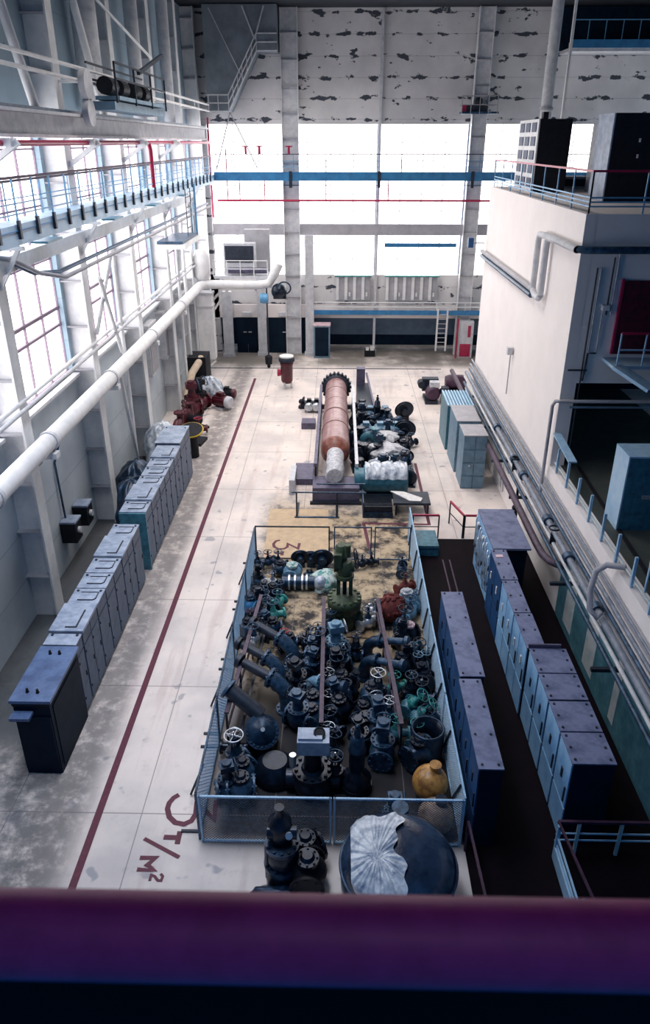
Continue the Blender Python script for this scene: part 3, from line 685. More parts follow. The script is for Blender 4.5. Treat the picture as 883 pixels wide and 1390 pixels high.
MB().box(-.35, -.1, -.1, .2, .0, .45).obj('housing', M['midblue'], t); MB().beam((-.1, .1, .2), (.5, .1, .2), .06, .06).obj('arm', M['greybeam'], t)
t = thing('wall_lamp', 'small grey lamp on the cream wall above the pipe run', 'lamp', (7.1, 29.3, 6.0))
MB().cyl((0, 0, -1.6), (0, 0, .2), .025, seg=6).obj('cable', M['greybeam'], t); MB().box(-.15, .05, -.12, .12, .1, .4).obj('housing', M['offwhite'], t)
# conduits on the blue end face
t = thing('conduit_run', 'white and grey conduits on the shaded end wall beside the red door', 'conduit')
for x, z0, z1, m in ((7.75, 4.3, 10.6, M['dark']), (7.86, 7.3, 10.6, M['offwhite']), (8.35, 9.2, 11.1, M['offwhite']), (8.22, 9.2, 10.9, M['dark']), (8.1, 8.0, 9.4, M['offwhite'])):
    MB().cyl((x, 22.44, z0), (x, 22.44, z1), .025, seg=6).obj('conduit', m, t)
MB().tube([(8.1, 22.42, 8.0), (7.85, 22.42, 8.0), (7.8, 22.42, 7.1)], .03).tube([(7.3, 22.42, 7.45), (7.9, 22.42, 7.45)], .03).obj('conduit', M['dark'], t)
MB().box(8.05, 8.25, 22.3, 22.5, 9.35, 9.5).obj('switch', M['white'], t)
t = thing('door_3', None, None, (8.62, 22.42, 7.98)); t['kind'] = 'structure'
MB().box(0, 1.6, 0, .06, 0, 2.25).obj('door_leaf', M['darkred'], t); MB().box(-.07, 0, -.02, .08, 0, 2.3).obj('door_frame', M['red'], t)
t = thing('door_landing', 'pale blue landing with a white railing below the dark red door', 'landing', (8.35, 21.5, 7.4))
MB().box(0, 2, 0, 1, .35, .45).obj('deck', M['paleblue'], t)
MB().beam((0.1, -.0, .45), (.9, -.9, -.0), .5, .1).obj('step', M['lightblue'], t)
rail_line(t, [(.1, 0, .45), (1.6, 0, .45)], 1.0, M['lightblue'], M['red'], (.5,), .8)
t = thing('wall_pipe', 'long grey pipe crossing the recess opening and dropping down the cream wall', 'pipe')
MB().tube([(12, 22.3, 6.45), (7.2, 22.3, 6.45), (7.05, 22.4, 6.42), (7.03, 22.6, 6.2), (7.03, 22.6, 2.9)], .06, 8).obj('pipe', M['greybeam'], t)
MB().tube([(12, 22.3, 6.25), (7.5, 22.3, 6.25)], .04, 8).obj('pipe', M['tealcab'], t)
# balcony
t = thing('gallery_edge_railing', 'row of pale blue posts with a low white rail on the right gallery edge', 'railing')
y = 21.9
while y > 9:
    MB().beam((7.25, y, 3.75), (7.25, y, 4.95), .07, .07).obj('post', M['lightblue'], t); y -= 1.13
MB().beam((7.3, 22.3, 4.3), (7.3, 9, 4.3), .05, .05).obj('mid_rail', M['palestrip'], t)
MB().beam((7.25, 22.4, 5.3), (7.28, 20.6, 5.05), .26, .05).obj('handrail', M['lightblue'], t)
t = thing('floor_cable', 'dark slanting cable between the gallery cabinet and the edge posts', 'cable')
MB().beam((8.1, 22.4, 4.13), (7.75, 12, 4.13), .12, .04).obj('strip', M['black'], t)
t = thing('gallery_cabinet', 'tall pale grey cabinet with a dark front on the right gallery', 'cabinet', (7.9, 18.0, 4.1))
MB().box(0, 1.6, 0, .95, 0, 2.2).obj('body', M['teal'], t); MB().box(-.04, 0, 0, .97, 0, 2.2).obj('side_panel', M['paleblue'], t)
MB().box(-.04, 1.6, 0, .97, 2.2, 2.25).obj('top', M['lightblue'], t); MB().box(.5, .8, -.05, 0, 1.0, 1.1).obj('handle', M['chrome'], t)
MB().box(8.2, 9.6, 29, 30.5, 4.1, 5.4).obj('recess_box', M['midblue'], label='dark blue box deep inside the right recess', cat='box')
t = thing('gallery_ladder', 'small pale blue hoop ladder on the gallery near the right edge', 'ladder', (7.5, 14.9, 4.1))
MB().tube([(0, 0, 0), (0, 0, 1.1), (.5, 0, 1.1), (.5, 0, 0)], .03).obj('hoop', M['lightblue'], t); MB().beam((0, 0, .6), (.5, 0, .6), .03, .03).obj('rung', M['lightblue'], t)
# pipe bundle
t = thing('pipe_bundle', 'bundle of grey pipes running along the foot of the cream wall', 'pipes')
for x, z, r, m, y1 in ((7.02, 3.35, .055, 'pipegrey', 37.5), (7.0, 3.08, .055, 'bluesteel2', 37.5), (6.95, 2.75, .10, 'pipegrey', 38), (6.9, 2.45, .055, 'offwhite', 38.2), (6.85, 2.2, .06, 'bluesteel2', 38), (7.08, 3.6, .04, 'pipegrey', 37.5)):
    MB().cyl((x, 7, z), (x, y1, z), r, seg=10).obj('pipe', M[m], t)
for y in (36, 31.5, 27.6, 24.2, 18.4, 14.5): MB().box(6.4, 7.2, y-.05, y+.05, 2.0, 2.1).obj('bracket', M['dark'], t)
for y in (29.5, 26, 24.5, 21, 18.6, 16): MB().cyl((6.95, y, 2.75), (6.95, y+.25, 2.75), .17).obj('joint', M['bluesteel2'], t)
for y in (25.8, 20.2): MB().cyl((6.9, y, 2.4), (6.9, y, 2.75), .1).ring((6.9, y, 2.95), .16, .03).obj('valve', M['darksteel'], t)
t = thing('wall_pipe', 'brown violet pipe lying outside the grey bundle and bending into the wall', 'pipe')
MB().tube([(6.55, 40.5, 2.1), (6.55, 20.6, 2.1), (6.58, 20.0, 2.1), (6.7, 19.6, 2.1), (6.9, 19.4, 2.1), (7.15, 19.35, 2.1)], .12, 12).obj('pipe', M['brownbar'], t)
t = thing('wall_pipe', 'curved grey pipe arching from the bundle up to the gallery edge', 'pipe')
MB().tube([(6.85, 15.6, 3.0), (6.75, 15.5, 2.9), (6.6, 15.7, 3.0), (6.6, 15.9, 3.5), (6.7, 16.0, 4.0), (6.9, 15.9, 4.25), (7.3, 15.7, 4.3)], .08, 10).obj('pipe', M['greybeam'], t)
t = thing('valve_cluster', 'dark three lobed valve handles on a stem behind the gauge cabinet', 'valve', (6.85, 24.6, 0))
MB().cyl((0, 0, 1.2), (0, .2, 2.2), .05).obj('stem', M['darksteel'], t)
for a in range(3): MB().ball((.16*math.cos(a*2.1), -.05, 1.3+.16*math.sin(a*2.1)), .12).obj('lobe', M['black'], t)
MB().tube([(7.15, 28.8, .3), (7.1, 28.8, 1.9), (7.1, 28.0, 2.0)], .04).tube([(7.15, 28.3, .3), (7.1, 28.3, 1.6), (7.1, 27.4, 1.6)], .04).obj('small_pipes', M['offwhite'], label='thin pale pipes on the wall beside the far teal lockers', cat='pipe')

# ------------------------------------------------------------------ cabinets
def cab_left(y0, y1, label, kind, z=2.3, x0=-7.52, x1=-6.7, group='blue grey switch cabinets in the left rows'):
    t = thing('switch_cabinet', label, 'cabinet', ((x0+x1)/2, (y0+y1)/2, 0), group=group)
    a = (x1-x0)/2; b = (y1-y0)/2-.012; g = .02
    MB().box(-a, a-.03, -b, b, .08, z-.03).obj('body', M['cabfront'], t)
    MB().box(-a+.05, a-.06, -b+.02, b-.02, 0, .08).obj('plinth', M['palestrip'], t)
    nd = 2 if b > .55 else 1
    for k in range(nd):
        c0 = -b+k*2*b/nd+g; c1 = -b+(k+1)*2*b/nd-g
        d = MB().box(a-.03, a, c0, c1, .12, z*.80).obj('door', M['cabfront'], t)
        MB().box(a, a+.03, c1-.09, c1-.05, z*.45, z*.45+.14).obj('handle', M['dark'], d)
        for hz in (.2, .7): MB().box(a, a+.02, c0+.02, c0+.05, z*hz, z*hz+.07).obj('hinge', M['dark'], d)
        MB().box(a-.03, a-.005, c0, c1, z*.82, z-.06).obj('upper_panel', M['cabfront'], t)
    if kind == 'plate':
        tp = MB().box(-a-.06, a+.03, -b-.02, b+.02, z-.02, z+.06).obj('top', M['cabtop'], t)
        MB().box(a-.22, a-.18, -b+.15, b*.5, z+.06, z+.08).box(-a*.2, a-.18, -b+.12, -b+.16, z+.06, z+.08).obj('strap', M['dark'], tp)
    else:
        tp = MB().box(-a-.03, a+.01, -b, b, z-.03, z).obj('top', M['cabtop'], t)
        if kind == 'lid':
            MB().tube([(-a*.5, -b*.45, z+.012), (a*.55, -b*.45, z+.012), (a*.7, -b*.3, z+.012), (a*.7, b*.5, z+.012), (-a*.5, b*.5, z+.012)], .02, 4).obj('cover_seam', M['dark'], tp)
            MB().box(-a*.48, a*.66, -b*.4, b*.46, z, z+.012).obj('cover', M['cabtop'], tp)
        for x, y in ((-a*.8, b*.7), (a*.8, b*.7)): MB().box(x-.03, x+.03, y-.03, y+.03, z, z+.03).obj('lug', M['dark'], tp)
    return t
first = [(14.87, 15.36, 'narrow blue grey cabinet directly behind the big dark one, left row', 'plain'),
         (15.4, 16.64, 'blue grey cabinet with overhanging smooth top, nearest such in the left row', 'plate'),
         (16.66, 17.48, 'blue grey cabinet with seamed lid just behind the nearest overhanging top', 'lid'),
         (17.5, 18.3, 'middle seamed lid cabinet of the first left row', 'lid'),
         (18.32, 19.18, 'seamed lid cabinet in front of the plated far one, first left row', 'lid'),
         (19.22, 20.46, 'cabinet with overhanging plated top near the far end of the first left row', 'plate'),
         (20.5, 21.38, 'last cabinet of the first left row, beside the gap', 'lid')]
for a in first: cab_left(*a)
second = [(22.25, 23.1, 'first cabinet of the second left row with a teal end wall', 'lid'),
          (23.14, 24.4, 'cabinet with stained plated top near the front of the second left row', 'plate'),
          (24.44, 25.26, 'seamed lid cabinet right behind the stained plated one', 'lid'),
          (25.3, 26.1, 'seamed lid cabinet third from the near end of the lidded run, second row', 'lid'),
          (26.14, 26.98, 'seamed lid cabinet in the middle of the second left row', 'lid'),
          (27.02, 28.24, 'wide plated cabinet before the tallest end one, second left row', 'plate')]
for a in second: cab_left(*a, x0=-7.6)
cab_left(28.3, 30.4, 'large pale cabinet at the far end of the second left row', 'plain', z=2.45, x0=-7.75)
MB().box(-7.62, -6.68, 22.16, 22.235, 0, 2.28).obj('steel_sheet', M['teal'], label='flat teal panel closing the near end of the second left row', cat='panel')
# big dark cabinet, nearest left
t = thing('transformer_cabinet', 'big dark blue cabinet with paler lid, nearest in the left row', 'cabinet', (-7.1, 13.8, 0))
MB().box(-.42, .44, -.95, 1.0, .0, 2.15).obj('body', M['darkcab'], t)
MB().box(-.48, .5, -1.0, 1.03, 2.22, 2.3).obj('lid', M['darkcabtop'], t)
MB().box(-.44, .42, -.97, 1.0, 2.12, 2.24).obj('gap_frame', M['black'], t)
MB().box(-.42, .05, -1.25, -.98, 1.92, 2.0).obj('front_ledge', M['darkcabtop'], t)
for x, y in ((-.15, -.68), (.1, -.7), (-.12, .72), (.12, .72)): MB().lathe([(.045, 0), (.03, .05), (.03, .1)], (x, y, 2.3)).obj('bolt', M['black'], t)
MB().box(.44, .46, -.8, .9, .15, 2.0).obj('side_panel', M['darkcab'], t)
MB().box(-.4, .42, -1.0, -.95, .2, 1.8).obj('front_panel', M['darkcab'], t)

def cab_right(x0, x1, y0, y1, z, label, mt, mf, units=1, name='switch_cabinet', sq=True, group=None):
    t = thing(name, label, 'cabinet', ((x0+x1)/2, (y0+y1)/2, 0), group=group)
    a = (x1-x0)/2; b = (y1-y0)/2-.01
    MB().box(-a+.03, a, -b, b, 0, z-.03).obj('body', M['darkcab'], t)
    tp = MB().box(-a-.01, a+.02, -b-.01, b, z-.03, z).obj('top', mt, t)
    for k in range(units):
        c0 = -b+k*2*b/units+.02; c1 = -b+(k+1)*2*b/units-.02
        MB().box(-a, -a+.03, c0, c1, .1, .95).obj('lower_door', mf, t)
        d = MB().box(-a, -a+.03, c0, c1, 1.0, z-.08).obj('door', mf, t)
        MB().box(-a-.03, -a, c0+.08, c0+.12, 1.1, 1.5).obj('handle', M['dark'], d)
        MB().box(-a-.025, -a, (c0+c1)/2-.04, (c0+c1)/2+.04, 1.5, 1.75).obj('nameplate', M['paper'] if sq else M['dark'], d)
    nn = max(2, round(2*b/1.1))
    for k in range(nn+1):
        for x in (-a+.08, a-.08):
            yy = -b+.1+k*(2*b-.2)/nn
            MB().cyl((x, yy, z), (x, yy, z+.025), .03, seg=6).obj('lifting_bolt', M['dark'], tp)
    return t
cab_right(3.02, 3.6, 13.86, 17.5, 2.32, 'long low violet topped cabinet right of the fence, farther of two', M['violettop'], M['midblue'], 3, sq=False)
cab_right(2.98, 3.48, 11.0, 13.78, 2.32, 'long violet topped cabinet right of the fence, nearer of two', M['violettop'], M['midblue'], 3, sq=False)
g = 'row of cabinets along the right side of the maroon floor'
cab_right(4.9, 5.36, 18.2, 19.95, 2.3, 'dark blue cabinet with pink card on top in the right row', M['violettop'], M['midblue'], 2)
t = MB().box(4.98, 5.2, 19.45, 19.6, 2.3, 2.32).obj('card', M['label'], label='small pink card lying on the dark blue cabinet', cat='card')
cab_right(4.9, 5.34, 16.55, 18.16, 2.3, 'pale blue fronted cabinet, farther of the two narrow ones', M['violettop'], M['panelblue'], 2)
cab_right(4.9, 5.36, 15.0, 16.52, 2.3, 'pale blue fronted cabinet, nearer of the two narrow ones', M['violettop'], M['panelblue'], 2)
for (a, b, l) in ((14.03, 14.97, 'wide blue cabinet where the right row widens, with a raised rear lip'), (13.1, 14.0, 'wide blue cabinet second from the lipped one in the right row'), (12.1, 13.05, 'wide blue cabinet next to the nearest one in the right row'), (11.18, 12.07, 'nearest wide blue cabinet of the right row')):
    cab_right(4.95, 5.85, a, b, 2.32, l, M['violettop'], M['panelblue'], 1, sq=False)
MB().box(4.93, 5.75, 14.98, 15.03, 2.32, 2.42).obj('lip_strip', M['violetsteel'], label='narrow steel lip across the widened end of the right row', cat='strip')
# gauge cabinet
t = thing('gauge_cabinet', 'violet topped cabinet with a bright blue front of small pipes and gauges', 'cabinet', (5.5, 21.4, 0))
MB().box(-.45, .62, -1.25, 1.35, 0, 2.2).obj('body', M['darkcab'], t)
MB().box(-.5, .72, -1.35, 1.4, 2.2, 2.27).obj('top', M['violettop'], t)
fp = MB().box(-.5, -.45, -1.28, 1.38, .05, 2.2).obj('front_panel', M['panelblue'], t)
random.seed(3)
for k in range(11):
    y = -1.15+k*.23; z0 = random.uniform(.3, 1.1); z1 = random.uniform(1.4, 2.1)
    MB().tube([(-.53, y, z0), (-.57, y, z0+.1), (-.57, y, z1), (-.53, y+.1, z1+.05)], .025, 6).obj('impulse_pipe', M['chrome'], fp)
    MB().lathe([(.09, 0), (.09, .06)], (-.5, y+.05, random.uniform(1.0, 2.0)), (-1, 0, 0)).obj('gauge', M['white'] if k % 2 else M['dark'], fp)
for k in range(6): MB().box(-.60, -.5, -1.1+k*.4, -1.0+k*.4, .7+.15*(k % 3), .82+.15*(k % 3)).obj('valve_block', M['dark'], fp)
# far teal lockers
def locker(x0, x1, y0, y1, z, label):
    t = thing('locker', label, 'locker', ((x0+x1)/2, (y0+y1)/2, 0), group='teal grey lockers against the far cream wall')
    a = (x1-x0)/2; b = (y1-y0)/2
    MB().box(-a, a, -b, b, 0, z).obj('body', M['tealcab'], t); MB().box(-a-.02, a+.02, -b-.02, b, z, z+.04).obj('top', M['greybeam'], t)
    for i in range(2):
        for k in range(4): MB().box(-a+.02+i*a, -a+a-.02+i*a, -b-.03, -b, .06+k*z/4, z/4-.02+k*z/4).obj('door', M['tealcab'], t)
    MB().cyl((-a*.4, -b-.03, z*.45), (-a*.4, -b-.07, z*.45), .04).obj('knob', M['paper'], t)
locker(5.5, 6.5, 29.2, 30.6, 2.5, 'nearest teal grey locker with square doors by the cream wall')
locker(5.45, 6.5, 31.0, 33.2, 2.5, 'teal grey locker behind the nearest one')
t = thing('corrugated_box', 'blue ribbed box behind the teal lockers', 'box', (5.9, 34.9, 0))
MB().box(-.5, .8, -1.2, 1.2, 0, 2.3).obj('body', M['teal'], t)
rb = MB()
for k in range(9): rb.box(-.5+k*.15, -.43+k*.15, -1.2, 1.2, 2.3, 2.36)
rb.obj('rib', M['lightblue'], t)

# ------------------------------------------------------------------ floor marks
def ribbon(pts, wdt, z=.006):
    m = MB(); P_ = [Vector((p[0], p[1], 0)) for p in pts]; n = len(P_); L_ = []; 
    for i, p in enumerate(P_):
        d0 = (p-P_[i-1]).normalized() if i else None; d1 = (P_[i+1]-p).normalized() if i < n-1 else None
        d = ((d0 or d1)+(d1 or d0)).normalized(); nn = Vector((-d.y, d.x, 0))
        ref = d1 or d0; k = 1/max(.5, abs(nn.dot(Vector((-ref.y, ref.x, 0)))))
        L_.append((p+nn*wdt/2*k+Vector((0, 0, z)), p-nn*wdt/2*k+Vector((0, 0, z))))
    for (a, b), (c, e) in zip(L_[:-1], L_[1:]): m.add([a, b, e, c], [(0, 1, 2, 3)])
    return m
def gp(pp): return [at(x, y)[:2] for x, y in pp]
ribbon([(-5.43, 45.6), (-5.43, 5)], .17).obj('floor_stripe', M['marking'], label='long straight dark red stripe painted down the left side of the floor', cat='floor marking')
ribbon(gp([(564, 629), (583, 712), (494, 710.5), (502, 745)]), .13).obj('floor_stripe', M['marking'], label='cornered red stripe painted on the floor behind the cage', cat='floor marking')
t = thing('load_marking', 'large dark red load limit 3т/м² painted near the bottom left of the cage', 'floor marking', group='painted load limits')
ribbon(gp([(243.2,1079),(236,1083),(230,1090),(227.5,1098),(230,1109),(238,1116.7),(249.8,1119),(260,1114.5),(266,1105),(267,1093),(276,1098),(291,1112),(294,1086)]), .125).obj('digit_three', M['marking'], t)
ribbon(gp([(244.7,1128.5),(240.6,1146)]), .12).add(*(lambda r: (r.v, r.f))(ribbon(gp([(241,1137.3),(222.5,1136.6)]), .12, .010))).obj('letter_t', M['marking'], t)
ribbon(gp([(195.8,1138.5),(243.5,1164)]), .09).obj('slash', M['marking'], t)
ribbon(gp([(190,1164.6),(211,1164.6),(199.8,1174.5),(208.5,1181.3),(186,1180.5)]), .105).obj('letter_m', M['marking'], t)
ribbon(gp([(218.2,1186.2),(221.1,1190),(219,1195.5),(214.5,1195.5),(210,1189.6),(205.5,1188),(203.2,1196)]), .06).obj('digit_two', M['marking'], t)
t = thing('load_marking', 'dark red load limit 3т/м² painted behind the far fence of the cage', 'floor marking', group='painted load limits')
ribbon(gp([(380.4,733.3),(375,734.5),(371.5,738.5),(372.5,742.5),(378,745.3),(386,745),(390.5,742.5),(391,738.2),(405,745),(406.8,737.4)]), .11).obj('digit_three', M['marking'], t)
ribbon(gp([(384,748.5),(382.8,754)]), .12).add(*(lambda r: (r.v, r.f))(ribbon(gp([(383.3,751.3),(372.5,750.6)]), .12, .010))).obj('letter_t', M['marking'], t)
ribbon(gp([(359,751.3),(376.5,758)]), .08).obj('slash', M['marking'], t)
MB().add([(*at(x, y)[:2], .003) for x, y in ((367, 691), (446, 691), (446, 762), (357, 762))], [(3,2,1,0)]).obj('floor_hatch', M['hatch'], label='yellowish rectangular hatch plate set in the floor behind the cage', cat='hatch')

# ------------------------------------------------------------------ cage of fence panels
FH = 1.42
def fence(p0, p1, label, mesh=True, step=.07, feet=False, out=-1, m='lightblue', wire='lightblue', braces=0, rr=.004):
    p0, p1 = Vector((*p0, 0)), Vector((*p1, 0)); L = (p1-p0).length; ang = math.atan2(p1.y-p0.y, p1.x-p0.x)
    t = thing('mesh_fence', label, 'fence', p0, (0, 0, ang), group='steel mesh fence panels around the valve store')
    r = .022
    MB().box(r, L-r, -r, r, FH-2*r, FH).box(r, L-r, -r, r, .04, .04+2*r).box(0, 2*r, -r, r, 0, FH).box(L-2*r, L, -r, r, 0, FH).obj('frame', M[m], t)
    if mesh:
        g = MB(); n = int(L/step)
        k = -int(FH/step)
        while k*step < L:
            a = k*step; x0 = max(a, 0); z0 = x0-a; x1 = min(a+FH, L); z1 = x1-a
            if x1 > x0: g.beam((x0, 0, z0), (x1, 0, z1), rr*2, rr*2); g.beam((x0, 0, FH-z0), (x1, 0, FH-z1), rr*2, rr*2)
            k += 1
        g.obj('wire_mesh', M[wire], t)
    for k in range(braces):
        x = L*(k+.5)/braces; MB().beam((x-.4, .03*out, FH-.05), (x+.35, .03*out, .08), .05, .02).obj('brace', M['dark'], t)
    if feet:
        for x in (.2, L-.2):
            MB().box(x-.03, x+.03, -.45 if out > 0 else 0, .0 if out > 0 else .45, .0, .05).obj('foot', M['dark'], t)
    return t
XL, XRr = -2.98, 2.78
fence((XL, 22.95), (-.25, 22.95), 'far fence panel with open frame, left of the three', mesh=False, m='dark')
fence((-.1, 22.95), (1.28, 22.95), 'far fence panel with open frame, middle of the three', mesh=False, m='bluesteel2')
fence((1.38, 22.95), (2.7, 22.95), 'far fence panel with open frame, right of the three', mesh=False, m='bluesteel2')
fence((-2.92, 11.0), (-.06, 11.0), 'near mesh fence panel beside the painted load marking', wire='bluesteel2')
fence((-.02, 11.0), (2.76, 11.0), 'near mesh fence panel behind the wrapped tank', wire='bluesteel2')
ys = [11.05, 14.0, 17.0, 20.0, 22.9]
lab = ['nearest', 'second nearest', 'second farthest', 'farthest']
for k in range(4):
    fence((XL, ys[k]), (XL, ys[k+1]-.05), lab[k]+' mesh fence panel on the left side of the cage', feet=True, out=-1, m='bluesteel2', wire='lightblue', step=.1)
    MB().beam((XL-.42, ys[k]+1.2, .04), (XL-.05, ys[k]+1.2, 1.0), .05, .05).obj('leaning_strut', M['dark'], label=lab[k]+' dark leaning prop outside the left fence', cat='prop', group='props outside the left fence')
ys = [11.05, 14.3, 17.6, 20.9, 24.6]
for k in range(4): fence((XRr, ys[k]), (XRr, ys[k+1]-.05), lab[k]+' mesh fence panel on the right side of the cage', feet=False, out=1, braces=2, step=.06, rr=.0075, wire='wirepale')
MB().beam((2.86, 10.9, .9), (2.95, 8.2, .9), .05, .05).beam((2.86, 10.9, 0), (2.86, 10.9, .9), .05, .05).beam((2.95, 8.2, 0), (2.95, 8.2, .9), .05, .05).obj('low_railing', M['purple'], label='dark purple low rail leading away from the near right cage corner', cat='railing')

# racks with long bars
def rack(p0, p1, z, label):
    t = thing('valve_rack', label, 'rack'); p0 = Vector((*p0, z)); p1 = Vector((*p1, z))
    MB().beam(p0, p1, .11, .06).obj('top_bar', M['brownbar'], t)
    d = (p1-p0).normalized(); n = Vector((-d.y, d.x, 0))
    for k in range(4):
        p = p0+(p1-p0)*(k/3)
        MB().beam(p-Vector((0, 0, .03)), (p.x, p.y, 0), .05, .05).obj('leg', M['dark'], t)
    q = Vector((0, 0, -.5)); MB().beam(p0+q, p1+q, .05, .05).obj('lower_bar', M['brownbar'], t)
    return t
rack((-2.36, 19.0), (-2.72, 13.8), 1.1, 'left steel rack with a long brown top bar leaning between elbows')
MB().beam((-2.1, 18.0, .75), (-2.35, 13.3, .75), .06, .05).beam((-2.1, 18, 0), (-2.1, 18, .75), .05, .05).beam((-2.35, 13.3, 0), (-2.35, 13.3, .75), .05, .05).obj('support_bar', M['darksteel'], label='second dark rail beside the left rack', cat='bar')
rack((-.38, 18.9), (-.34, 13.5), 1.1, 'middle steel rack with a long brown top bar')
rack((1.29, 18.9), (1.63, 13.5), 1.1, 'right steel rack with a long brown top bar')

# ------------------------------------------------------------------ valve and machine builders
def flange(m, c, d, r, th=.05, nb=8):
    c = Vector(c); d = Vector(d).normalized()
    m.lathe([(r, -th/2), (r, th/2)], c, d, 18); m.bolts(c, r*.82, r*.1, nb, d, th*1.9)
    return m
def wheel(c, d, r, tr=None):
    tr = tr or r*.09; m = MB(); c = Vector(c); d = Vector(d).normalized(); u = Vector((0,0,1)) if abs(d.z) < .9 else Vector((1,0,0))
    a = d.cross(u).normalized(); b = d.cross(a)
    m.ring(c, r, tr, d)
    for k in range(4):
        t = PI/2*k+.4; m.cyl(c, c+(a*math.cos(t)+b*math.sin(t))*r, tr*.7, seg=6)
    m.lathe([(r*.18, -tr), (r*.18, tr*1.5)], c, d, 10)
    return m
def k_gate(m1, m2, mw):
    return [('body', MB().lathe([(.16, -.3), (.17, -.2), (.26, -.1), (.28, 0), (.26, .1), (.17, .2), (.16, .3)], (0, 0, .3), (1, 0, 0)).cyl((0, 0, .3), (0, 0, .62), .17), m1),
            ('flange', flange(MB(), (-.32, 0, .3), (1, 0, 0), .28), m1), ('flange', flange(MB(), (.32, 0, .3), (1, 0, 0), .28), m1),
            ('bonnet', flange(flange(MB(), (0, 0, .62), (0, 0, 1), .25), (0, 0, .68), (0, 0, 1), .25).lathe([(.2, .7), (.1, .85), (.08, .92)]), m2),
            ('yoke', MB().beam((-.14, 0, .75), (-.08, 0, 1.15), .05, .06).beam((.14, 0, .75), (.08, 0, 1.15), .05, .06).lathe([(.1, 1.13), (.1, 1.2)]), m2),
            ('stem', MB().cyl((0, 0, .9), (0, 0, 1.36), .022, seg=8), 'chrome'),
            ('handwheel', wheel((0, 0, 1.24), (0, 0, 1), .24), mw)]
def k_gear(m1, m2, mw):     # gate valve with gear box on top and side wheel
    return [('body', MB().lathe([(.2, -.3), (.3, -.12), (.32, 0), (.3, .12), (.2, .3)], (0, 0, .34), (1, 0, 0)).cyl((0, 0, .3), (0, 0, .7), .2), m1),
            ('flange', flange(MB(), (-.33, 0, .34), (1, 0, 0), .32, .06, 10), m1), ('flange', flange(MB(), (.33, 0, .34), (1, 0, 0), .32, .06, 10), m1),
            ('bonnet', flange(MB(), (0, 0, .72), (0, 0, 1), .3, .08, 12).lathe([(.16, .75), (.12, 1.1)]), m2),
            ('gear_box', MB().box(-.2, .2, -.16, .16, 1.08, 1.28).lathe([(.15, 0), (.13, .08)], (0, 0, 1.28)).cyl((.08, 0, 1.3), (.08, 0, 1.34), .05), m2),
            ('handwheel', wheel((.28, 0, 1.18), (1, 0, .2), .2), mw)]
def k_elbow(m1, m2, mw):
    pts = [(-.75, 0, 1.0), (-.35, 0, .9), (-.1, 0, .8), (.08, 0, .62), (.14, 0, .38), (.14, 0, .05)]
    return [('bend', MB().tube(pts[1:], .2, 14), m1), ('flange', flange(MB(), (.14, 0, .05), (0, 0, 1), .30, .07, 10), m1),
            ('flange', flange(MB(), (-.33, 0, .89), (1, 0, -.22), .27, .07, 10), m1),
            ('branch', MB().tube([(-1.15, 0, 1.08), (-.35, 0, .9)], .13, 12).lathe([(.2, 0), (.2, .12)], (-1.2, 0, 1.09), (-1, 0, .2)), m2)]
def k_check(m1, m2, mw):
    return [('body', MB().lathe([(.18, -.3), (.2, -.2), (.32, -.06), (.34, .05), (.3, .16), (.18, .26)], (0, 0, .36), (1, 0, 0), 18), m1),
            ('flange', flange(MB(), (-.32, 0, .36), (1, 0, 0), .3), m1), ('flange', flange(MB(), (.3, 0, .36), (1, 0, 0), .3), m1),
            ('cover', flange(MB(), (0, 0, .7), (0, 0, 1), .2, .07, 8).lathe([(.14, .72), (.09, .80)]), m2)]
def k_disc(m1, m2, mw):
    return [('disc', MB().lathe([(.26, -.05), (.3, 0), (.26, .05)], (0, 0, .34), (0, 1, .25), 20), m1),
            ('hub', MB().lathe([(.12, -.2), (.14, .14), (.06, .2)], (0, 0, .34), (0, 1, .25), 14), m2),
            ('base', MB().box(-.14, .14, -.12, .2, 0, .14), m2), ('rim', MB().ring((0, .0, .34), .29, .03, (0, 1, .25)), m2)]
def k_safety(m1, m2, mw):
    return [('base', flange(MB(), (0, 0, .1), (0, 0, 1), .34, .08, 12).lathe([(.3, 0), (.33, .3), (.16, .45), (.1, .6)]), m1),
            ('spring_housing', MB().lathe([(.14, .55), (.17, .62), (.17, 1.05), (.19, 1.07), (.19, 1.13), (.17, 1.15), (.15, 1.4), (.09, 1.46)]), m2),
            ('cap', MB().lathe([(.07, 1.44), (.08, 1.6), (.04, 1.66)]).ball((0, 0, 1.72), .055), m2), ('lever', MB().beam((-.02, 0, 1.6), (.16, -.05, 1.5), .03, .02), 'chrome')]
def k_actuated(m1, m2, mw):
    return [('body', MB().lathe([(.34, 0), (.42, .1), (.44, .32), (.3, .48), (.2, .6)], seg=20).cyl((-.55, 0, .25), (.55, 0, .25), .2), m1),
            ('flange', flange(MB(), (0, 0, .5), (0, 0, 1), .42, .1, 14), m1),
            ('column', MB().lathe([(.2, .55), (.17, .9), (.19, 1.1)]), m1),
            ('actuator', MB().box(-.3, .34, -.2, .22, 1.08, 1.42).box(-.28, .2, -.15, .15, 1.42, 1.48), m2),
            ('sight_port', MB().lathe([(.12, 0), (.12, .05)], (.14, 0, 1.45), (0, -.5, 1)).ring((.14, 0, 1.5), .1, .02, (0, -.5, 1)), mw),
            ('limit_switch', MB().lathe([(.07, 0), (.07, .3)], (-.4, -.1, .7), (0, 0, 1)), 'chrome')]
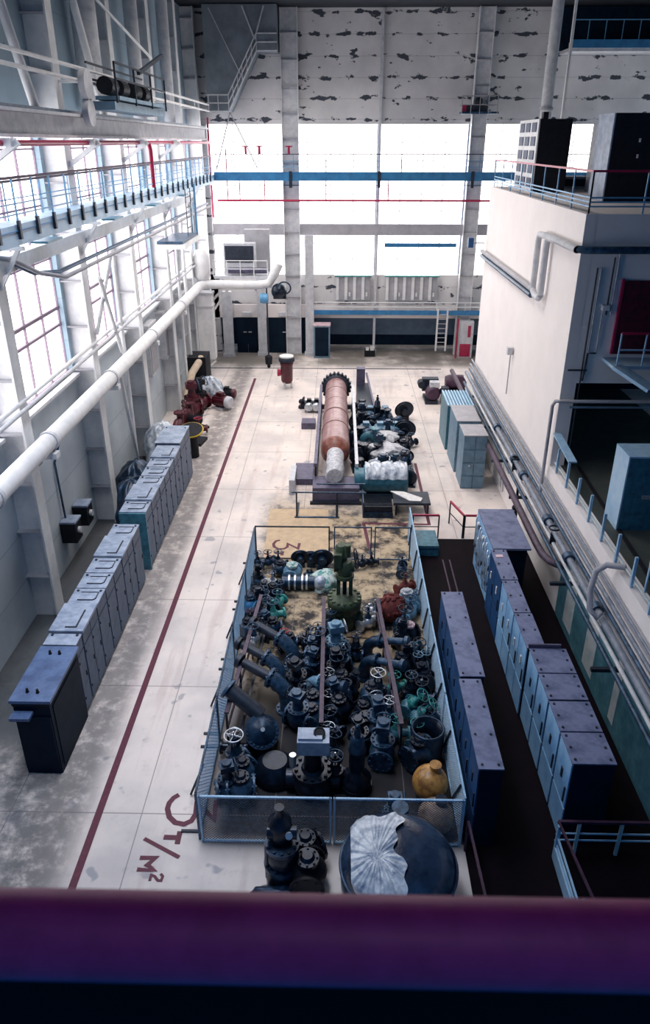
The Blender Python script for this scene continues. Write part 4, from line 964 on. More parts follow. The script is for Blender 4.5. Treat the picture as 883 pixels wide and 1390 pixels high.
def k_cone(m1, m2, mw):
    d = Vector((.25, -.55, .8)).normalized(); c = Vector((0, 0, .75))
    return [('cover', flange(MB(), c, d, .46, .08, 22).lathe([(.4, .04), (.25, .22), (.08, .3)], c, d, 20), m1),
            ('casing', MB().lathe([(.38, -.6), (.44, -.2), (.4, 0)], c, d, 20).box(-.3, .3, -.2, .5, 0, .4), m2),
            ('plug', MB().lathe([(.05, .28), (.06, .36)], c, d, 8), 'chrome')]
def k_motor(m1, m2, mw):
    f = MB().lathe([(.24, -.35), (.26, -.3), (.26, .3), (.24, .35)], (0, 0, .34), (0, 1, 0), 18)
    for k in range(9):
        t = PI*k/8; f.beam((.27*math.cos(t), -.28, .34+.27*math.sin(t)), (.27*math.cos(t), .28, .34+.27*math.sin(t)), .02, .04)
    return [('housing', f, m1), ('fan_cover', MB().lathe([(.27, 0), (.27, .14), (.2, .2)], (0, -.36, .34), (0, -1, 0), 18), m2),
            ('terminal_box', MB().box(-.13, .13, -.14, .14, .58, .74), m1), ('foot', MB().box(-.26, .26, -.26, .26, 0, .08), m2),
            ('shaft', MB().cyl((0, .35, .34), (0, .6, .34), .05), 'chrome')]
def k_pump(m1, m2, mw):
    return [('volute', MB().lathe([(.2, -.12), (.38, -.08), (.4, 0), (.38, .08), (.2, .12)], (0, .4, .42), (0, 1, 0), 20), m1),
            ('outlet', MB().cyl((.25, .4, .42), (.25, .4, .95), .12), m1), ('flange', flange(MB(), (.25, .4, .95), (0, 0, 1), .22), m1),
            ('bearing_housing', MB().lathe([(.16, 0), (.14, .3), (.2, .35), (.2, .6)], (0, .3, .42), (0, -1, 0), 14), m2),
            ('base', MB().box(-.34, .34, -.5, .55, 0, .1), m2)]
def k_stub(m1, m2, mw):     # small cock valve with a stem
    return [('body', MB().ball((0, 0, .22), .16).cyl((-.28, 0, .22), (.28, 0, .22), .09), m1),
            ('flange', flange(MB(), (-.28, 0, .22), (1, 0, 0), .15, .04, 6), m1), ('flange', flange(MB(), (.28, 0, .22), (1, 0, 0), .15, .04, 6), m1),
            ('stem', MB().lathe([(.09, .34), (.06, .42), (.03, .46), (.03, .66)], (0, 0, 0)), m2), ('handwheel', wheel((0, 0, .62), (0, 0, 1), .14), mw)]
KINDS = dict(gate=('gate_valve', 'valve', k_gate), gear=('gear_valve', 'valve', k_gear), elbow=('flanged_elbow', 'pipe fitting', k_elbow), check=('check_valve', 'valve', k_check),
             disc=('disc_valve', 'valve', k_disc), safety=('safety_valve', 'valve', k_safety), actuated=('motor_valve', 'valve', k_actuated), cone=('dome_casing', 'casing', k_cone),
             motor=('electric_motor', 'motor', k_motor), pump=('pump', 'pump', k_pump), stub=('small_valve', 'valve', k_stub))
CACHE = {}
def place(kind, px, py, z, s, yaw, label, m1='bluesteel', m2='darksteel', mw='bluesteel2', tilt=0, z0=0.0, group=None):
    nm, cat, fn = KINDS[kind]
    key = (kind, m1, m2, mw)
    if key not in CACHE:
        CACHE[key] = []
        for pn, mb, mk in fn(m1, m2, mw):
            me = mb.mesh(pn); me.materials.append(M[mk]); CACHE[key].append((pn, me))
    p = at(px, py, z); p.z = z0
    t = thing(nm, label, cat, p, (R(tilt), 0, R(yaw)), group or 'loose valves and fittings stored in the cage', s)
    for pn, me in CACHE[key]: link(pn, me, t)
    return t
P = place
# far edge of the cage
P('stub', 350, 757, .4, 1.0, 10, 'small dark valve in the far left corner of the cage')
P('stub', 364, 757, .4, 1.05, 40, 'small dark valve second along the far left fence')
P('stub', 378, 758, .4, 1.1, -20, 'small dark valve third along the far left fence, under the painted T')
P('gear', 350, 775, .6, .62, 20, 'squat box topped valve below the far left corner', 'bluesteel2')
P('gate', 370, 783, .5, .55, 70, 'pale stemmed valve right of the box topped one', 'bluesteel', 'chrome')
P('check', 381, 769, .4, .8, 15, 'round blue check valve beside the far left stems')
P('check', 397, 777, .4, 1.0, 80, 'wide teal bodied valve with cloth over it near the far fence', 'motorblue', 'greencloth')
P('disc', 408, 757, .35, 1.1, 5, 'left dark round disc at the far fence', 'darksteel', 'bluesteel')
P('disc', 423, 757, .35, 1.05, -5, 'middle dark round disc at the far fence', 'darksteel', 'bluesteel')
P('disc', 438, 760, .35, 1.3, 0, 'right and largest dark round disc at the far fence', 'darksteel', 'bluesteel')
P('disc', 420, 772, .2, .75, 10, 'small lying disc in front of the middle dark disc', 'bluesteel2', 'darksteel', tilt=60)
P('gate', 362, 797, .5, .6, 30, 'valve with bare metal handwheel at the left end of the cage', 'bluesteel', 'darksteel', 'chrome')
P('stub', 380, 800, .4, 1.1, 100, 'dark small valve right of the bare metal handwheel')
P('check', 347, 803, .4, .75, 20, 'round dark check valve against the far left mesh')
P('check', 340, 819, .4, .9, -30, 'bright blue check valve against the left mesh', 'blue', 'bluesteel')
P('stub', 377, 815, .4, 1.2, 60, 'bright green small valve, farther of two', 'tealgreen', 'tealgreen', 'bluesteel2')
P('stub', 371, 831, .4, 1.3, 20, 'bright green small valve, nearer of two', 'tealgreen', 'tealgreen', 'bluesteel2')
P('stub', 359, 818, .4, 1.3, 90, 'pale bodied small valve beside the left rack', 'chrome', 'bluesteel2')
P('gate', 340, 836, .4, .5, 0, 'small valve with dark red handwheel at the left mesh', 'bluesteel', 'darksteel', 'darkred')
P('check', 336, 848, .4, .8, 45, 'rounded blue grey valve below the dark red handwheel', 'bluesteel2')
P('check', 370, 850, .4, .9, 10, 'dark check valve between left rack and bare floor')
P('gate', 386, 863, .5, .55, 40, 'small valve with red rimmed handwheel above the elbows', 'darksteel', 'darksteel', 'red')
P('stub', 345, 870, .7, 1.2, 80, 'pale flanged valve lying on the left rack', 'chrome', 'bluesteel2', z0=.5)
P('check', 393, 868, .4, .8, 0, 'dark round valve behind the first elbow')
# cloth bundles
def bundle(px, py, z, sx, sy, sz, label, m, seed=0, name='wrapped_bundle', cat='bundle', z0=0):
    random.seed(seed); ph = [random.uniform(0, 6) for _ in range(6)]
    def fn(u, v):
        a = u*2*PI; b = v*PI*.5
        r = 1+.12*math.sin(3*a+ph[0]+4*b)+.09*math.sin(7*a+ph[1]-5*b)+.05*math.sin(13*a+ph[2]+9*b)
        return (sx*r*math.cos(a)*math.sin(b+.001), sy*r*math.sin(a)*math.sin(b+.001), sz*(math.cos(b)**.8 if math.cos(b) > 0 else 0)*(1+.1*math.sin(5*a+ph[3])*math.sin(b)))
    p = at(px, py, z); p.z = z0
    o = MB().grid(fn, 48, 14).obj(name, m, label=label, cat=cat); o.location = p
    return o
bundle(441, 787, .2, .5, .5, .55, 'white and green plastic bundle at the middle of the far row', M['greencloth'], 1)
t = thing('ringed_pipe', 'ringed dark pipe section lying beside the plastic bundle', 'pipe', at(405, 790, .3)); t.location.z = .3
MB().cyl((-.55, 0, 0), (.55, 0, 0), .22, seg=16).obj('pipe', M['bluesteel'], t)
rr = MB()
for x in (-.3, -.1, .15, .3): rr.lathe([(.28, -.03), (.28, .03)], (x, 0, 0), (1, 0, 0))
rr.obj('ring', M['chrome'], t); MB().ball((.75, 0, -.02), .26).obj('plastic_end', M['plastic'], t)
# big green motor valve
t = thing('motor_valve', 'tall olive green motor valve with side handwheel, far middle of the cage', 'valve', (.26, 18.9, 0), scale=(.95, .95, 1.16))
MB().lathe([(.36, 0), (.42, .12), (.44, .5), (.36, .62), (.42, .66), (.55, .68), (.57, .9), (.55, 1.0), (.4, 1.02), (.2, 1.1)], seg=26).cyl((-.62, 0, .3), (.62, 0, .3), .25).obj('body', M['green'], t)
MB().bolts((0, 0, .84), .5, .06, 16, (0, 0, 1), .4).obj('bolt_ring', M['green'], t)
MB().beam((-.2, 0, 1.05), (-.2, 0, 1.65), .12, .16).beam((.2, 0, 1.05), (.2, 0, 1.65), .12, .16).lathe([(.3, 0), (.3, .1)], (0, 0, 1.62)).obj('yoke', M['green'], t)
MB().cyl((0, 0, 1.1), (0, 0, 1.7), .07).obj('stem', M['darksteel'], t)
MB().lathe([(.22, 1.7), (.26, 1.8), (.24, 2.1), (.2, 2.12)], seg=18).cyl((-.35, 0, 1.95), (.3, 0, 1.95), .16).box(-.36, -.1, -.25, .1, 2.0, 2.4).obj('gear_case', M['green'], t)
MB().lathe([(.19, 2.1), (.2, 2.5), (.15, 2.56)], (-.12, .1, 0)).lathe([(.1, 2.3), (.1, 2.65)], (.08, -.1, 0)).obj('motor', M['green'], t)
wheel((.36, 0, 2.2), (1, .25, .1), .27, .022).obj('handwheel', M['dark'], t)
P('stub', 505, 757, .35, .9, 0, 'small round valve behind the olive green one', 'darksteel'); P('stub', 492, 762, .3, .9, 30, 'low dark valve lying behind the olive green one', 'darksteel')
P('stub', 546, 768, .4, 1.2, 80, 'dark valve standing at the far right mesh')
# elbows row
P('elbow', 393, 893, .3, 1.0, -28, 'flanged blue elbow farthest in the left row', 'bluesteel2', 'dark')
P('elbow', 375, 918, .3, .95, -25, 'flanged blue elbow in the middle of the left row', 'bluesteel2', 'dark')
P('elbow', 384, 950, .3, 1.05, -25, 'flanged blue elbow nearest in the left row', 'bluesteel2', 'dark')
t = thing('capped_pipe', 'thick dark pipe stub with pale round end plate at the left fence', 'pipe', (-2.35, 14.2, 1.15), (0, R(28), R(-25)))
MB().cyl((-.45, 0, 0), (.6, 0, 0), .2, seg=18).obj('pipe', M['dark'], t); MB().lathe([(.27, 0), (.27, .07), (.18, .09)], (-.45, 0, 0), (-1, 0, 0), 22).obj('end_plate', M['bluesteel2'], t)
P('cone', 356, 998, .6, .95, -10, 'large bolted dome cover tilted up in the left row')
MB().lathe([(.5, 0), (.55, .15), (.5, .3), (.3, .5)], (-1.45, 12.9, 0), (0, 0, 1), 24).obj('round_casing', M['darksteel'], label='broad dark round casing before the bolted dome', cat='casing')
P('gate', 320, 1035, .3, .95, 50, 'blue grey valve with bare handwheel behind the near left fence', 'bluesteel2', 'bluesteel', 'chrome')
P('gear', 310, 1068, .3, .8, 20, 'bolted valve in the near left cage corner', 'bluesteel2', 'bluesteel')
P('check', 330, 1048, .3, .9, 70, 'round bolted valve second from the near left corner', 'bluesteel2')
P('check', 328, 1072, .3, 1.0, 10, 'round bolted valve touching the near fence', 'bluesteel2')
P('stub', 318, 1000, .6, 1.2, 0, 'small valve with pale wheel left of the dome cover', 'darksteel', 'darksteel', 'chrome')
# middle rows
P('gate', 419, 862, .5, .62, 10, 'lantern shaped small valve left of the middle rack', 'darksteel', 'darksteel', 'dark')
P('stub', 432, 855, .5, 1.1, 80, 'small tilted valve touching the middle rack', 'darksteel')
P('stub', 420, 880, .4, 1.1, 30, 'dark knobbed valve below the lantern shaped one', 'darksteel')
P('gear', 456, 885, .35, 1.05, 15, 'large pale flanged valve right of the middle rack', 'bluesteel2', 'motorblue', 'chrome')
P('gate', 449, 845, .5, .75, 70, 'stemmed valve leaning before the olive green one', 'bluesteel', 'bluesteel2')
P('check', 426, 900, .4, .9, 30, 'dark rounded valve left of the middle rack')
P('elbow', 424, 935, .35, .8, 150, 'pale curved elbow beside the middle rack', 'motorblue', 'bluesteel2')
P('check', 424, 955, .35, .95, 75, 'ribbed round valve below the pale elbow', 'bluesteel2')
P('check', 423, 972, .35, .9, 80, 'low ribbed valve behind the box headed one', 'bluesteel2')
P('stub', 446, 925, .4, 1.2, 0, 'small valve with bare round wheel right of the middle rack', 'darksteel', 'darksteel', 'chrome')
P('stub', 447, 952, .4, 1.1, 20, 'small valve with curled pale handle right of the middle rack', 'darksteel', 'darksteel', 'chrome')
P('stub', 446, 1000, .4, 1.2, 45, 'small valve with pale wheel behind the box headed one', 'darksteel', 'darksteel', 'chrome')
P('check', 462, 930, .3, 1.0, 0, 'dark round valve in the shaded middle aisle', 'darksteel')
P('check', 460, 965, .3, 1.0, 60, 'dark round valve nearer in the middle aisle', 'darksteel')
P('actuated', 425, 1060, .2, 1.15, 0, 'large dark motor valve with pale box head, near middle of the cage', 'darksteel', 'cabtop', 'black')
P('safety', 484, 1062, .15, 1.1, 0, 'slender safety valve with a ball cap, near middle of the cage', 'darksteel', 'bluesteel')
P('gate', 455, 1055, .3, .8, 30, 'dark valve between the box headed and the slender one', 'darksteel', 'darksteel', 'bluesteel')
# right rack
P('stub', 500, 840, .4, 1.3, 40, 'pale valve at the far end of the right rack', 'chrome', 'bluesteel2')
P('stub', 510, 828, .4, 1.2, 120, 'pale flanged fitting behind the far end of the right rack', 'chrome', 'chrome')
P('elbow', 504, 882, .35, .85, 160, 'dark blue elbow farthest left of the right rack', 'bluesteel', 'bluesteel2')
P('elbow', 500, 908, .35, .85, 150, 'dark blue elbow second along the right rack', 'bluesteel', 'bluesteel2')
P('check', 505, 945, .35, 1.0, 75, 'blue grey rounded valve beside the right rack', 'bluesteel2')
P('gate', 513, 935, .5, .85, 10, 'valve with large pale spoked handwheel by the right rack', 'bluesteel', 'bluesteel', 'chrome')
P('gear', 512, 985, .35, .95, 100, 'dark round valve with bright cap under the right rack', 'bluesteel2', 'bluesteel2', 'chrome')
P('gear', 519, 1020, .35, 1.0, 80, 'flange capped valve nearest in the right rack', 'bluesteel2', 'bluesteel2', 'bluesteel2')
P('gate', 528, 965, .5, .7, 30, 'valve with spotted pale wheel against the right rack', 'bluesteel', 'bluesteel2', 'chrome')
P('stub', 536, 925, .5, 1.2, 20, 'bright green small valve right of the right rack, farthest', 'tealgreen', 'tealgreen', 'tealgreen')
P('gate', 549, 948, .4, .75, 60, 'green valve with slanting green wheel beside the right rack', 'teal', 'tealgreen', 'tealgreen', tilt=35)
P('gate', 560, 962, .4, .7, 80, 'green valve with tipped wheel nearest the right mesh', 'teal', 'tealgreen', 'tealgreen', tilt=40)
P('stub', 538, 985, .5, 1.2, 0, 'small green cock valve at the near end of the right rack', 'teal', 'tealgreen', 'tealgreen')
P('stub', 566, 995, .4, 1.2, 60, 'green and dark small valve near the right mesh', 'teal', 'bluesteel2', 'tealgreen')
P('gate', 558, 932, .45, .7, 0, 'valve with flat pale wheel nearest the right mesh, middle of the row', 'darksteel', 'darksteel', 'bluesteel2')
P('check', 568, 1025, .3, 1.1, 40, 'blue grey valve behind the ochre ball', 'bluesteel')
for i, (x, y, l) in enumerate(((560, 880, 'left'), (571, 878, 'farthest'), (567, 893, 'nearest'), (578, 890, 'rightmost'))):
    P('gate', x, y+10, .35, .6, 20*i, l+' of four valves with thin pale wheels by the right mesh', 'darksteel', 'darksteel', 'motorblue')
P('check', 555, 860, .3, .9, 20, 'dark valve with a pink plastic cap beside the right rack', 'darksteel', 'label')
P('check', 545, 905, .3, 1.0, 20, 'dark round valve hidden behind the right rack bar', 'darksteel'); P('check', 575, 930, .3, 1.0, 70, 'dark round valve against the right mesh', 'darksteel')
P('check', 552, 812, .5, 1.05, 30, 'pale blue striped valve beside the rusty casting', 'motorblue', 'chrome')
P('stub', 557, 828, .4, 1.4, 60, 'blue small valve below the pale striped one', 'motorblue', 'bluesteel2')
P('gate', 564, 812, .5, .6, 0, 'blue valve leaning on the far right mesh', 'bluesteel2', 'motorblue'); P('stub', 550, 792, .4, 1.2, 30, 'brown rusty small valve behind the pale striped one', 'rust', 'rust', 'dark')
t = thing('rusty_casting', 'knobbly dark red rusted casting beside the right rack', 'casting', (1.8, 19.3, 0))
b_ = MB().ball((0, 0, .45), .46, 20, 1.0, 12); random.seed(5)
for k in range(60):
    a = random.uniform(0, 2*PI); e_ = random.uniform(0, 1.4); b_.ball((.46*math.cos(a)*math.cos(e_), .46*math.sin(a)*math.cos(e_), .45+.46*math.sin(e_)), .06, 6, 1, 4)
b_.obj('casting_shell', M['rust'], t)
MB().box(-.4, .4, -.35, .35, 0, .06).obj('casting_base', M['dark'], t)
MB().prism([at(x, y)[:2] for x, y in ((470, 866), (508, 868), (504, 848), (476, 848))], .02, .06).obj('plywood_sheet', M['woodplate'], label='tan plywood sheet on the floor between the racks', cat='board')
# ochre ball, tan ball, drum
def ballv(px, py, r, m, label, neck):
    p = at(px, py, r); t = thing('spherical_valve', label, 'valve', (p.x, p.y, 0), group='wrapped spherical valves at the near right cage corner')
    MB().ball((0, 0, r), r, 24, 1, 14).obj('body', m, t); MB().lathe([(r*.42, r*1.7), (r*.3, r*2.1), (r*.34, r*2.25)], (r*.25, r*.1, 0)).obj('neck', m if neck else M['darksteel'], t)
    MB().lathe([(r*.7, 0), (r*.7, .06)], (r*.55, -r*.2, r), (.8, -.5, .2), 20).obj('flange', M['darksteel'], t)
ballv(584, 1062, .42, M['ochre'], 'glossy ochre and brown spherical valve inside the near right corner', True)
ballv(592, 1108, .40, M['tan'], 'tan wrapped spherical valve behind the plastic covered tank', False)
t = thing('open_drum', 'dark open drum against the near right mesh', 'drum', (2.3, 13.6, 0))
MB().lathe([(.4, 0), (.42, .9), (.36, .9), (.34, .2)], seg=24).obj('shell', M['darksteel'], t); MB().ring((0, 0, .9), .39, .03).obj('rim', M['bluesteel'], t)
P('gear', 535, 1112, .3, .8, 0, 'dark valve with round top behind the plastic covered tank', 'bluesteel', 'bluesteel2')
random.seed(21)
ZN = [((-1.0, -.62), (14.2, 18.2), 'dark oily valve in the shaded gap between the left elbows and the middle rack', 6),
      ((-.1, 1.0), (13.6, 18.0), 'dark oily valve in the shaded aisle between the middle and right racks', 9),
      ((1.9, 2.5), (14.2, 18.6), 'dark oily valve in the crowded strip between the right rack and the mesh', 8),
      ((-2.6, -1.9), (18.0, 20.6), 'small blue fitting heaped between the left rack and the far stems', 8),
      ((-.5, .1), (13.0, 17.5), 'dark fitting leaning under the middle rack bar', 5)]
for (xa, xb), (ya, yb), lab_, n_ in ZN:
    for k in range(n_):
        p = Vector((random.uniform(xa, xb), ya+(yb-ya)*(k+.5)/n_, 0))
        kd = random.choice(['check', 'stub', 'gate', 'gear'])
        mm = random.choice([('darksteel', 'darksteel', 'bluesteel2'), ('bluesteel', 'darksteel', 'bluesteel'), ('bluesteel', 'bluesteel2', 'darksteel')])
        nm, cat, fn = KINDS[kd]; key = (kd, *mm)
        if key not in CACHE:
            CACHE[key] = []
            for pn, mb, mk in fn(*mm):
                me = mb.mesh(pn); me.materials.append(M[mk]); CACHE[key].append((pn, me))
        t = thing(nm, lab_, cat, p, (R(random.uniform(-12, 12)), 0, R(random.uniform(0, 180))), lab_.replace('dark oily valve', 'dark oily valves'), random.uniform(.62, .95) if kd != 'stub' else 1.3)
        for pn, me in CACHE[key]: link(pn, me, t)
# near: motor column outside, tank, tarp
t = thing('standing_pump', 'tall dark oily pump assembly standing outside the near fence', 'pump', (-1.05, 10.15, 0), scale=(1, 1, 1.08))
MB().lathe([(.36, 0), (.38, .3), (.3, .5), (.34, .7), (.32, .95), (.2, 1.05)], seg=20).obj('casing', M['darksteel'], t)
flange(MB(), (0, 0, .5), (0, 0, 1), .4, .08, 14).obj('flange', M['bluesteel'], t)
flange(MB(), (0, 0, 1.0), (0, 0, 1), .36, .08, 12).obj('flange', M['bluesteel'], t)
MB().lathe([(.22, 1.05), (.26, 1.2), (.24, 1.5), (.12, 1.6), (.08, 1.75), (.1, 1.85)], (-.05, .1, 0)).cyl((-.3, 0, 1.3), (.3, 0, 1.3), .13).obj('motor', M['darksteel'], t)
MB().lathe([(.07, 0), (.07, .05)], (.15, -.2, 1.45), (.2, -1, .5)).obj('sight_glass', M['chrome'], t)
MB().cyl((-.3, -.1, .2), (-.3, -.1, 1.1), .07).cyl((.3, -.1, .2), (.3, -.1, .8), .09).obj('side_pipe', M['bluesteel'], t)
P('check', 415, 1150, .5, 1.1, 30, 'dark oily casing right of the standing pump', 'darksteel', 'darksteel')
P('check', 418, 1190, .3, 1.2, 90, 'dark casing in front of the oily pump group', 'black', 'darksteel')
bundle(382, 1212, .3, .6, .35, .35, 'dark purple tarpaulin heap at the bottom of the view', M['bluesteel'], 4, 'tarpaulin', 'tarpaulin')
t = thing('wrapped_tank', 'large round tank wrapped in shiny blue plastic, nearest the viewer', 'tank', (1.28, 9.75, 0))
MB().lathe([(1.08, 0), (1.14, .5), (1.16, 1.0), (1.13, 1.15), (1.04, 1.3), (.9, 1.42), (.65, 1.54), (.35, 1.6), (.02, 1.62)], seg=48).obj('shell', M['bluetarp'], t)
MB().ring((0, 0, 1.05), 1.15, .035, seg=48).obj('rim', M['bluesteel2'], t)
random.seed(11); ph = [random.uniform(0, 6) for _ in range(9)]
def crump(u, v):
    x = -.95+u*(.95+.10*math.sin(9*v)+.06*math.sin(23*v+1)); y = -.95+v*(1.75+.08*math.sin(7*u))
    r = math.hypot(x, y); z = 1.63-.26*min(r, 1.12)**2.4
    ang = math.atan2(y+.25, x+.45)
    z += .035*abs(math.sin(9*ang+ph[0]))+.02*abs(math.sin(17*ang+ph[1]+3*r))+.015
    if r > 1.12: k = 1.12/r; x *= k; y *= k; z = 1.30-(r-1.12)*1.6
    return (x, y, z)
MB().grid(crump, 60, 90).obj('plastic_sheet', M['plastic'], t)
MB().lathe([(.2, 1.2), (.18, 1.42)], (.1, 1.05, 0)).obj('lug', M['bluesteel2'], t)

# ------------------------------------------------------------------ copper coloured roll on its frame
t = thing('wrapped_rotor', 'long rotor wrapped in red brown sheet with a toothed far flange', 'rotor', (-.1, 34.5, 0))
RZ = 1.15
MB().lathe([(.20, -4.4), (.50, -4.2), (.66, -3.9), (.66, -3.6)], (0, 0, RZ), (0, 1, 0), 28).obj('end_cap', M['orange'], t)
MB().lathe([(.66, -3.6), (.68, -3.3), (.64, -1), (.62, 2), (.60, 5.6)], (0, 0, RZ), (0, 1, 0), 32).obj('wrapping', M['redwrap'], t)
for y in (-3.3, -1.5, .4, 2.2, 4.0): MB().lathe([(.68 if y < 0 else .665 if y < 1 else .63, -.03), (.68 if y < 0 else .665 if y < 1 else .63, .03)], (0, y, RZ), (0, 1, 0), 28).obj('strap', M['redwrap'], t)
w_ = MB(); y = -6.6
while y < -4.2: w_.lathe([(.33, 0), (.39, .08), (.345, .17)], (.02*math.sin(y*5), y, RZ), (.09*math.sin(y*7), 1, .10*math.cos(y*4)), 20); y += .17
w_.obj('taped_shaft', M['tape'], t)
tf = MB().lathe([(.62, 5.6), (.80, 5.7), (.80, 5.9), (.5, 5.95)], (0, 0, RZ), (0, 1, 0), 28).bolts((0, 5.8, RZ), .82, .07, 22, (0, 1, 0), .3)
tf.obj('toothed_flange', M['dark'], t)
MB().cyl((0, 5.9, RZ), (0, 6.2, RZ), .4, seg=20).obj('stub_shaft', M['chrome'], t)
t = thing('rotor_frame', 'violet steel cradle frame carrying the wrapped rotor', 'frame', (-.1, 34.2, 0))
for x, m in ((-.85, 'violetsteel'), (.95, 'offwhite')):
    MB().box(x-.07, x+.07, -5.6, 5.7, 1.25, 1.42).obj('side_beam', M[m], t); MB().box(x-.05, x+.05, -5.6, 5.7, 0.1, .25).obj('lower_beam', M['dark'], t)
    for y in (-5.3, -2, 1.5, 5.3): MB().box(x-.05, x+.05, y-.06, y+.06, .0, 1.25).obj('upright', M['dark'], t)
MB().box(-.95, 1.05, -6.6, -5.4, 0, .72).obj('base_box', M['violetsteel'], t); MB().box(-1.05, 1.15, -6.75, -6.6, 0, .12).obj('sill', M['dark'], t)
for y in (-4.8, 5.0): MB().box(-.8, .9, y-.1, y+.1, .2, .42).obj('cross_member', M['dark'], t)
t = thing('tubular_stand', 'thin dark tubular stand in front of the rotor frame', 'frame', (-1.15, 26.3, 0))
for x in (-.5, 1.15): MB().beam((x, 0, 0), (x, 0, 1.15), .06, .06).beam((x, 0, .02), (x, 1.3, .02), .1, .04).obj('post', M['dark'], t)
MB().beam((-.7, 0, 1.15), (2.3, 0, 1.15), .05, .05).beam((-.6, 0, .02), (1.25, 0, .02), .1, .04).beam((.3, 0.4, 1.35), (2.3, .4, 1.35), .05, .05).obj('rail', M['bluesteel2'], t)
# left of rotor
G2 = 'loose motors and pumps around the wrapped rotor'
P('motor', 420, 548, .4, .95, 0, 'left of two ringed dark motors beside the rotor', 'darksteel', 'chrome', group=G2)
P('motor', 430, 548, .4, .95, 0, 'right of two ringed dark motors beside the rotor', 'darksteel', 'chrome', group=G2)
P('disc', 411, 545, .4, 1.1, 80, 'dark red round plate left of the ringed motors', 'purple', 'darksteel', group=G2)
MB().box(-1.95, -1.2, 36.4, 37.2, 0, .35).obj('grey_crate', M['violetsteel'], label='low violet grey crate left of the rotor', cat='crate')
MB().box(-1.95, -1.1, 29.4, 31.2, 0, .3).obj('grey_crate', M['violetsteel'], label='flat grey crate by the near left corner of the rotor frame', cat='crate')
MB().box(-2.1, -1.85, 28.4, 30.0, 0, .7).obj('white_box', M['offwhite'], label='narrow pale box at the left of the rotor base', cat='box')
# right cluster
t = thing('inclined_conveyor', 'dark sloping steel box right of the far end of the rotor', 'machine', (1.5, 39.5, 0))
MB().prism([(-.4, -2.2), (.5, -2.2), (.3, 2.4), (-.4, 2.4)], 0, .9).obj('body', M['dark'], t); MB().beam((.5, -2.2, .95), (.2, 2.4, 1.5), .1, .1).obj('edge_rail', M['violetsteel'], t)
MB().box(-.4, .1, 1.9, 2.4, .9, 1.9).obj('end_post', M['violetsteel'], t)
cl = [('motor', 503, 560, 1.25, 'blue motor beside the dark upright, farthest pair left', 'motorblue'), ('motor', 523, 560, 1.25, 'blue motor beside the dark upright, farthest pair right', 'motorblue'),
      ('motor', 497, 582, 1.25, 'blue motor with pale top in the second row, left', 'motorblue'), ('motor', 516, 582, 1.25, 'blue motor with pale top in the second row, middle', 'motorblue'), ('motor', 535, 582, 1.25, 'blue motor with pale top in the second row, right', 'motorblue'),
      ('pump', 485, 555, 1.0, 'dark pump casing next to the rotor frame, far', 'darksteel'), ('pump', 483, 575, 1.1, 'dark pump casing next to the rotor frame, second', 'darksteel'), ('pump', 484, 598, 1.1, 'dark pump casing next to the rotor frame, third', 'darksteel'),
      ('pump', 488, 622, 1.1, 'dark pump casing next to the rotor frame, near', 'darksteel'), ('pump', 502, 602, 1.2, 'teal dark pump in the middle of the machine cluster', 'teal'), ('pump', 506, 622, 1.1, 'dark coiled pump in the machine cluster', 'darksteel'),
      ('check', 548, 603, 1.0, 'small dark valve at the right edge of the machine cluster', 'darksteel'), ('check', 548, 622, 1.1, 'blue dark casing below the right edge discs', 'bluesteel'), ('check', 546, 637, 1.1, 'dark casing beside the plastic wrapped motor', 'bluesteel'),
      ('safety', 512, 565, 1.0, 'dark upright between the farthest pair of blue motors', 'dark')]
for i, (k, x, y, s, l, m) in enumerate(cl):
    P(k, x, y+6, .3, s, (i*37) % 20-10, l, m, 'bluesteel2' if m == 'motorblue' else 'darksteel', group=G2)
P('disc', 549, 558, .5, 1.7, 10, 'upper of two dark round discs at the cluster edge', 'dark', 'darksteel', group=G2); P('disc', 550, 585, .5, 1.8, -8, 'lower of two dark round discs at the cluster edge', 'dark', 'darksteel', group=G2)
P('stub', 558, 600, .3, 1.2, 30, 'small valve rightmost of the machine cluster', 'darksteel', group=G2)
random.seed(33)
for k in range(16):
    x = 1.35+(k % 4)*.62+random.uniform(-.12, .12); y = 29.8+(k//4)*2.3+random.uniform(-.4, .4)
    kd = random.choice(['check', 'pump', 'gear']); mm = ('darksteel', 'bluesteel', 'bluesteel'); nm, cat, fn = KINDS[kd]; key = (kd, *mm)
    if key not in CACHE:
        CACHE[key] = []
        for pn, mb, mk in fn(*mm):
            me = mb.mesh(pn); me.materials.append(M[mk]); CACHE[key].append((pn, me))
    t = thing(nm, 'dark machine casing packed among the blue motors right of the rotor', cat, (x, y, 0), (0, 0, R(random.uniform(0, 180))), 'dark casings packed among the blue motors', 1.0)
    for pn, me in CACHE[key]: link(pn, me, t)
bundle(525, 592, .7, .62, .5, .35, 'flat pale sack lying on the machines, farthest', M['tape'], 6, 'cloth_sack', 'sack', .6)
bundle(524, 610, .7, .85, .65, .45, 'large pale sack lying on the machines, middle', M['tape'], 7, 'cloth_sack', 'sack', .55)
bundle(525, 632, .5, .85, .7, .75, 'crumpled plastic cover over a machine, behind the wrapped motor', M['plastic'], 8, 'plastic_cover', 'plastic cover', .2)
t = thing('wrapped_motor', 'motor wrapped in clear crumpled plastic beside the grille steps', 'motor', (2.1, 28.6, 0))
MB().lathe([(.55, -.95), (.62, -.8), (.62, .8), (.55, .95)], (0, 0, .75), (1, 0, 0), 22).obj('housing', M['teal'], t)
MB().grid(lambda u, v: (-.9+u*1.8, math.cos(.25+v*2.6)*.66*(1+.05*math.sin(u*30+v*7)), .78+math.sin(.25+v*2.6)*.68*(1+.06*math.sin(u*23-v*11))), 50, 24).obj('plastic_wrap', M['plastic'], t)
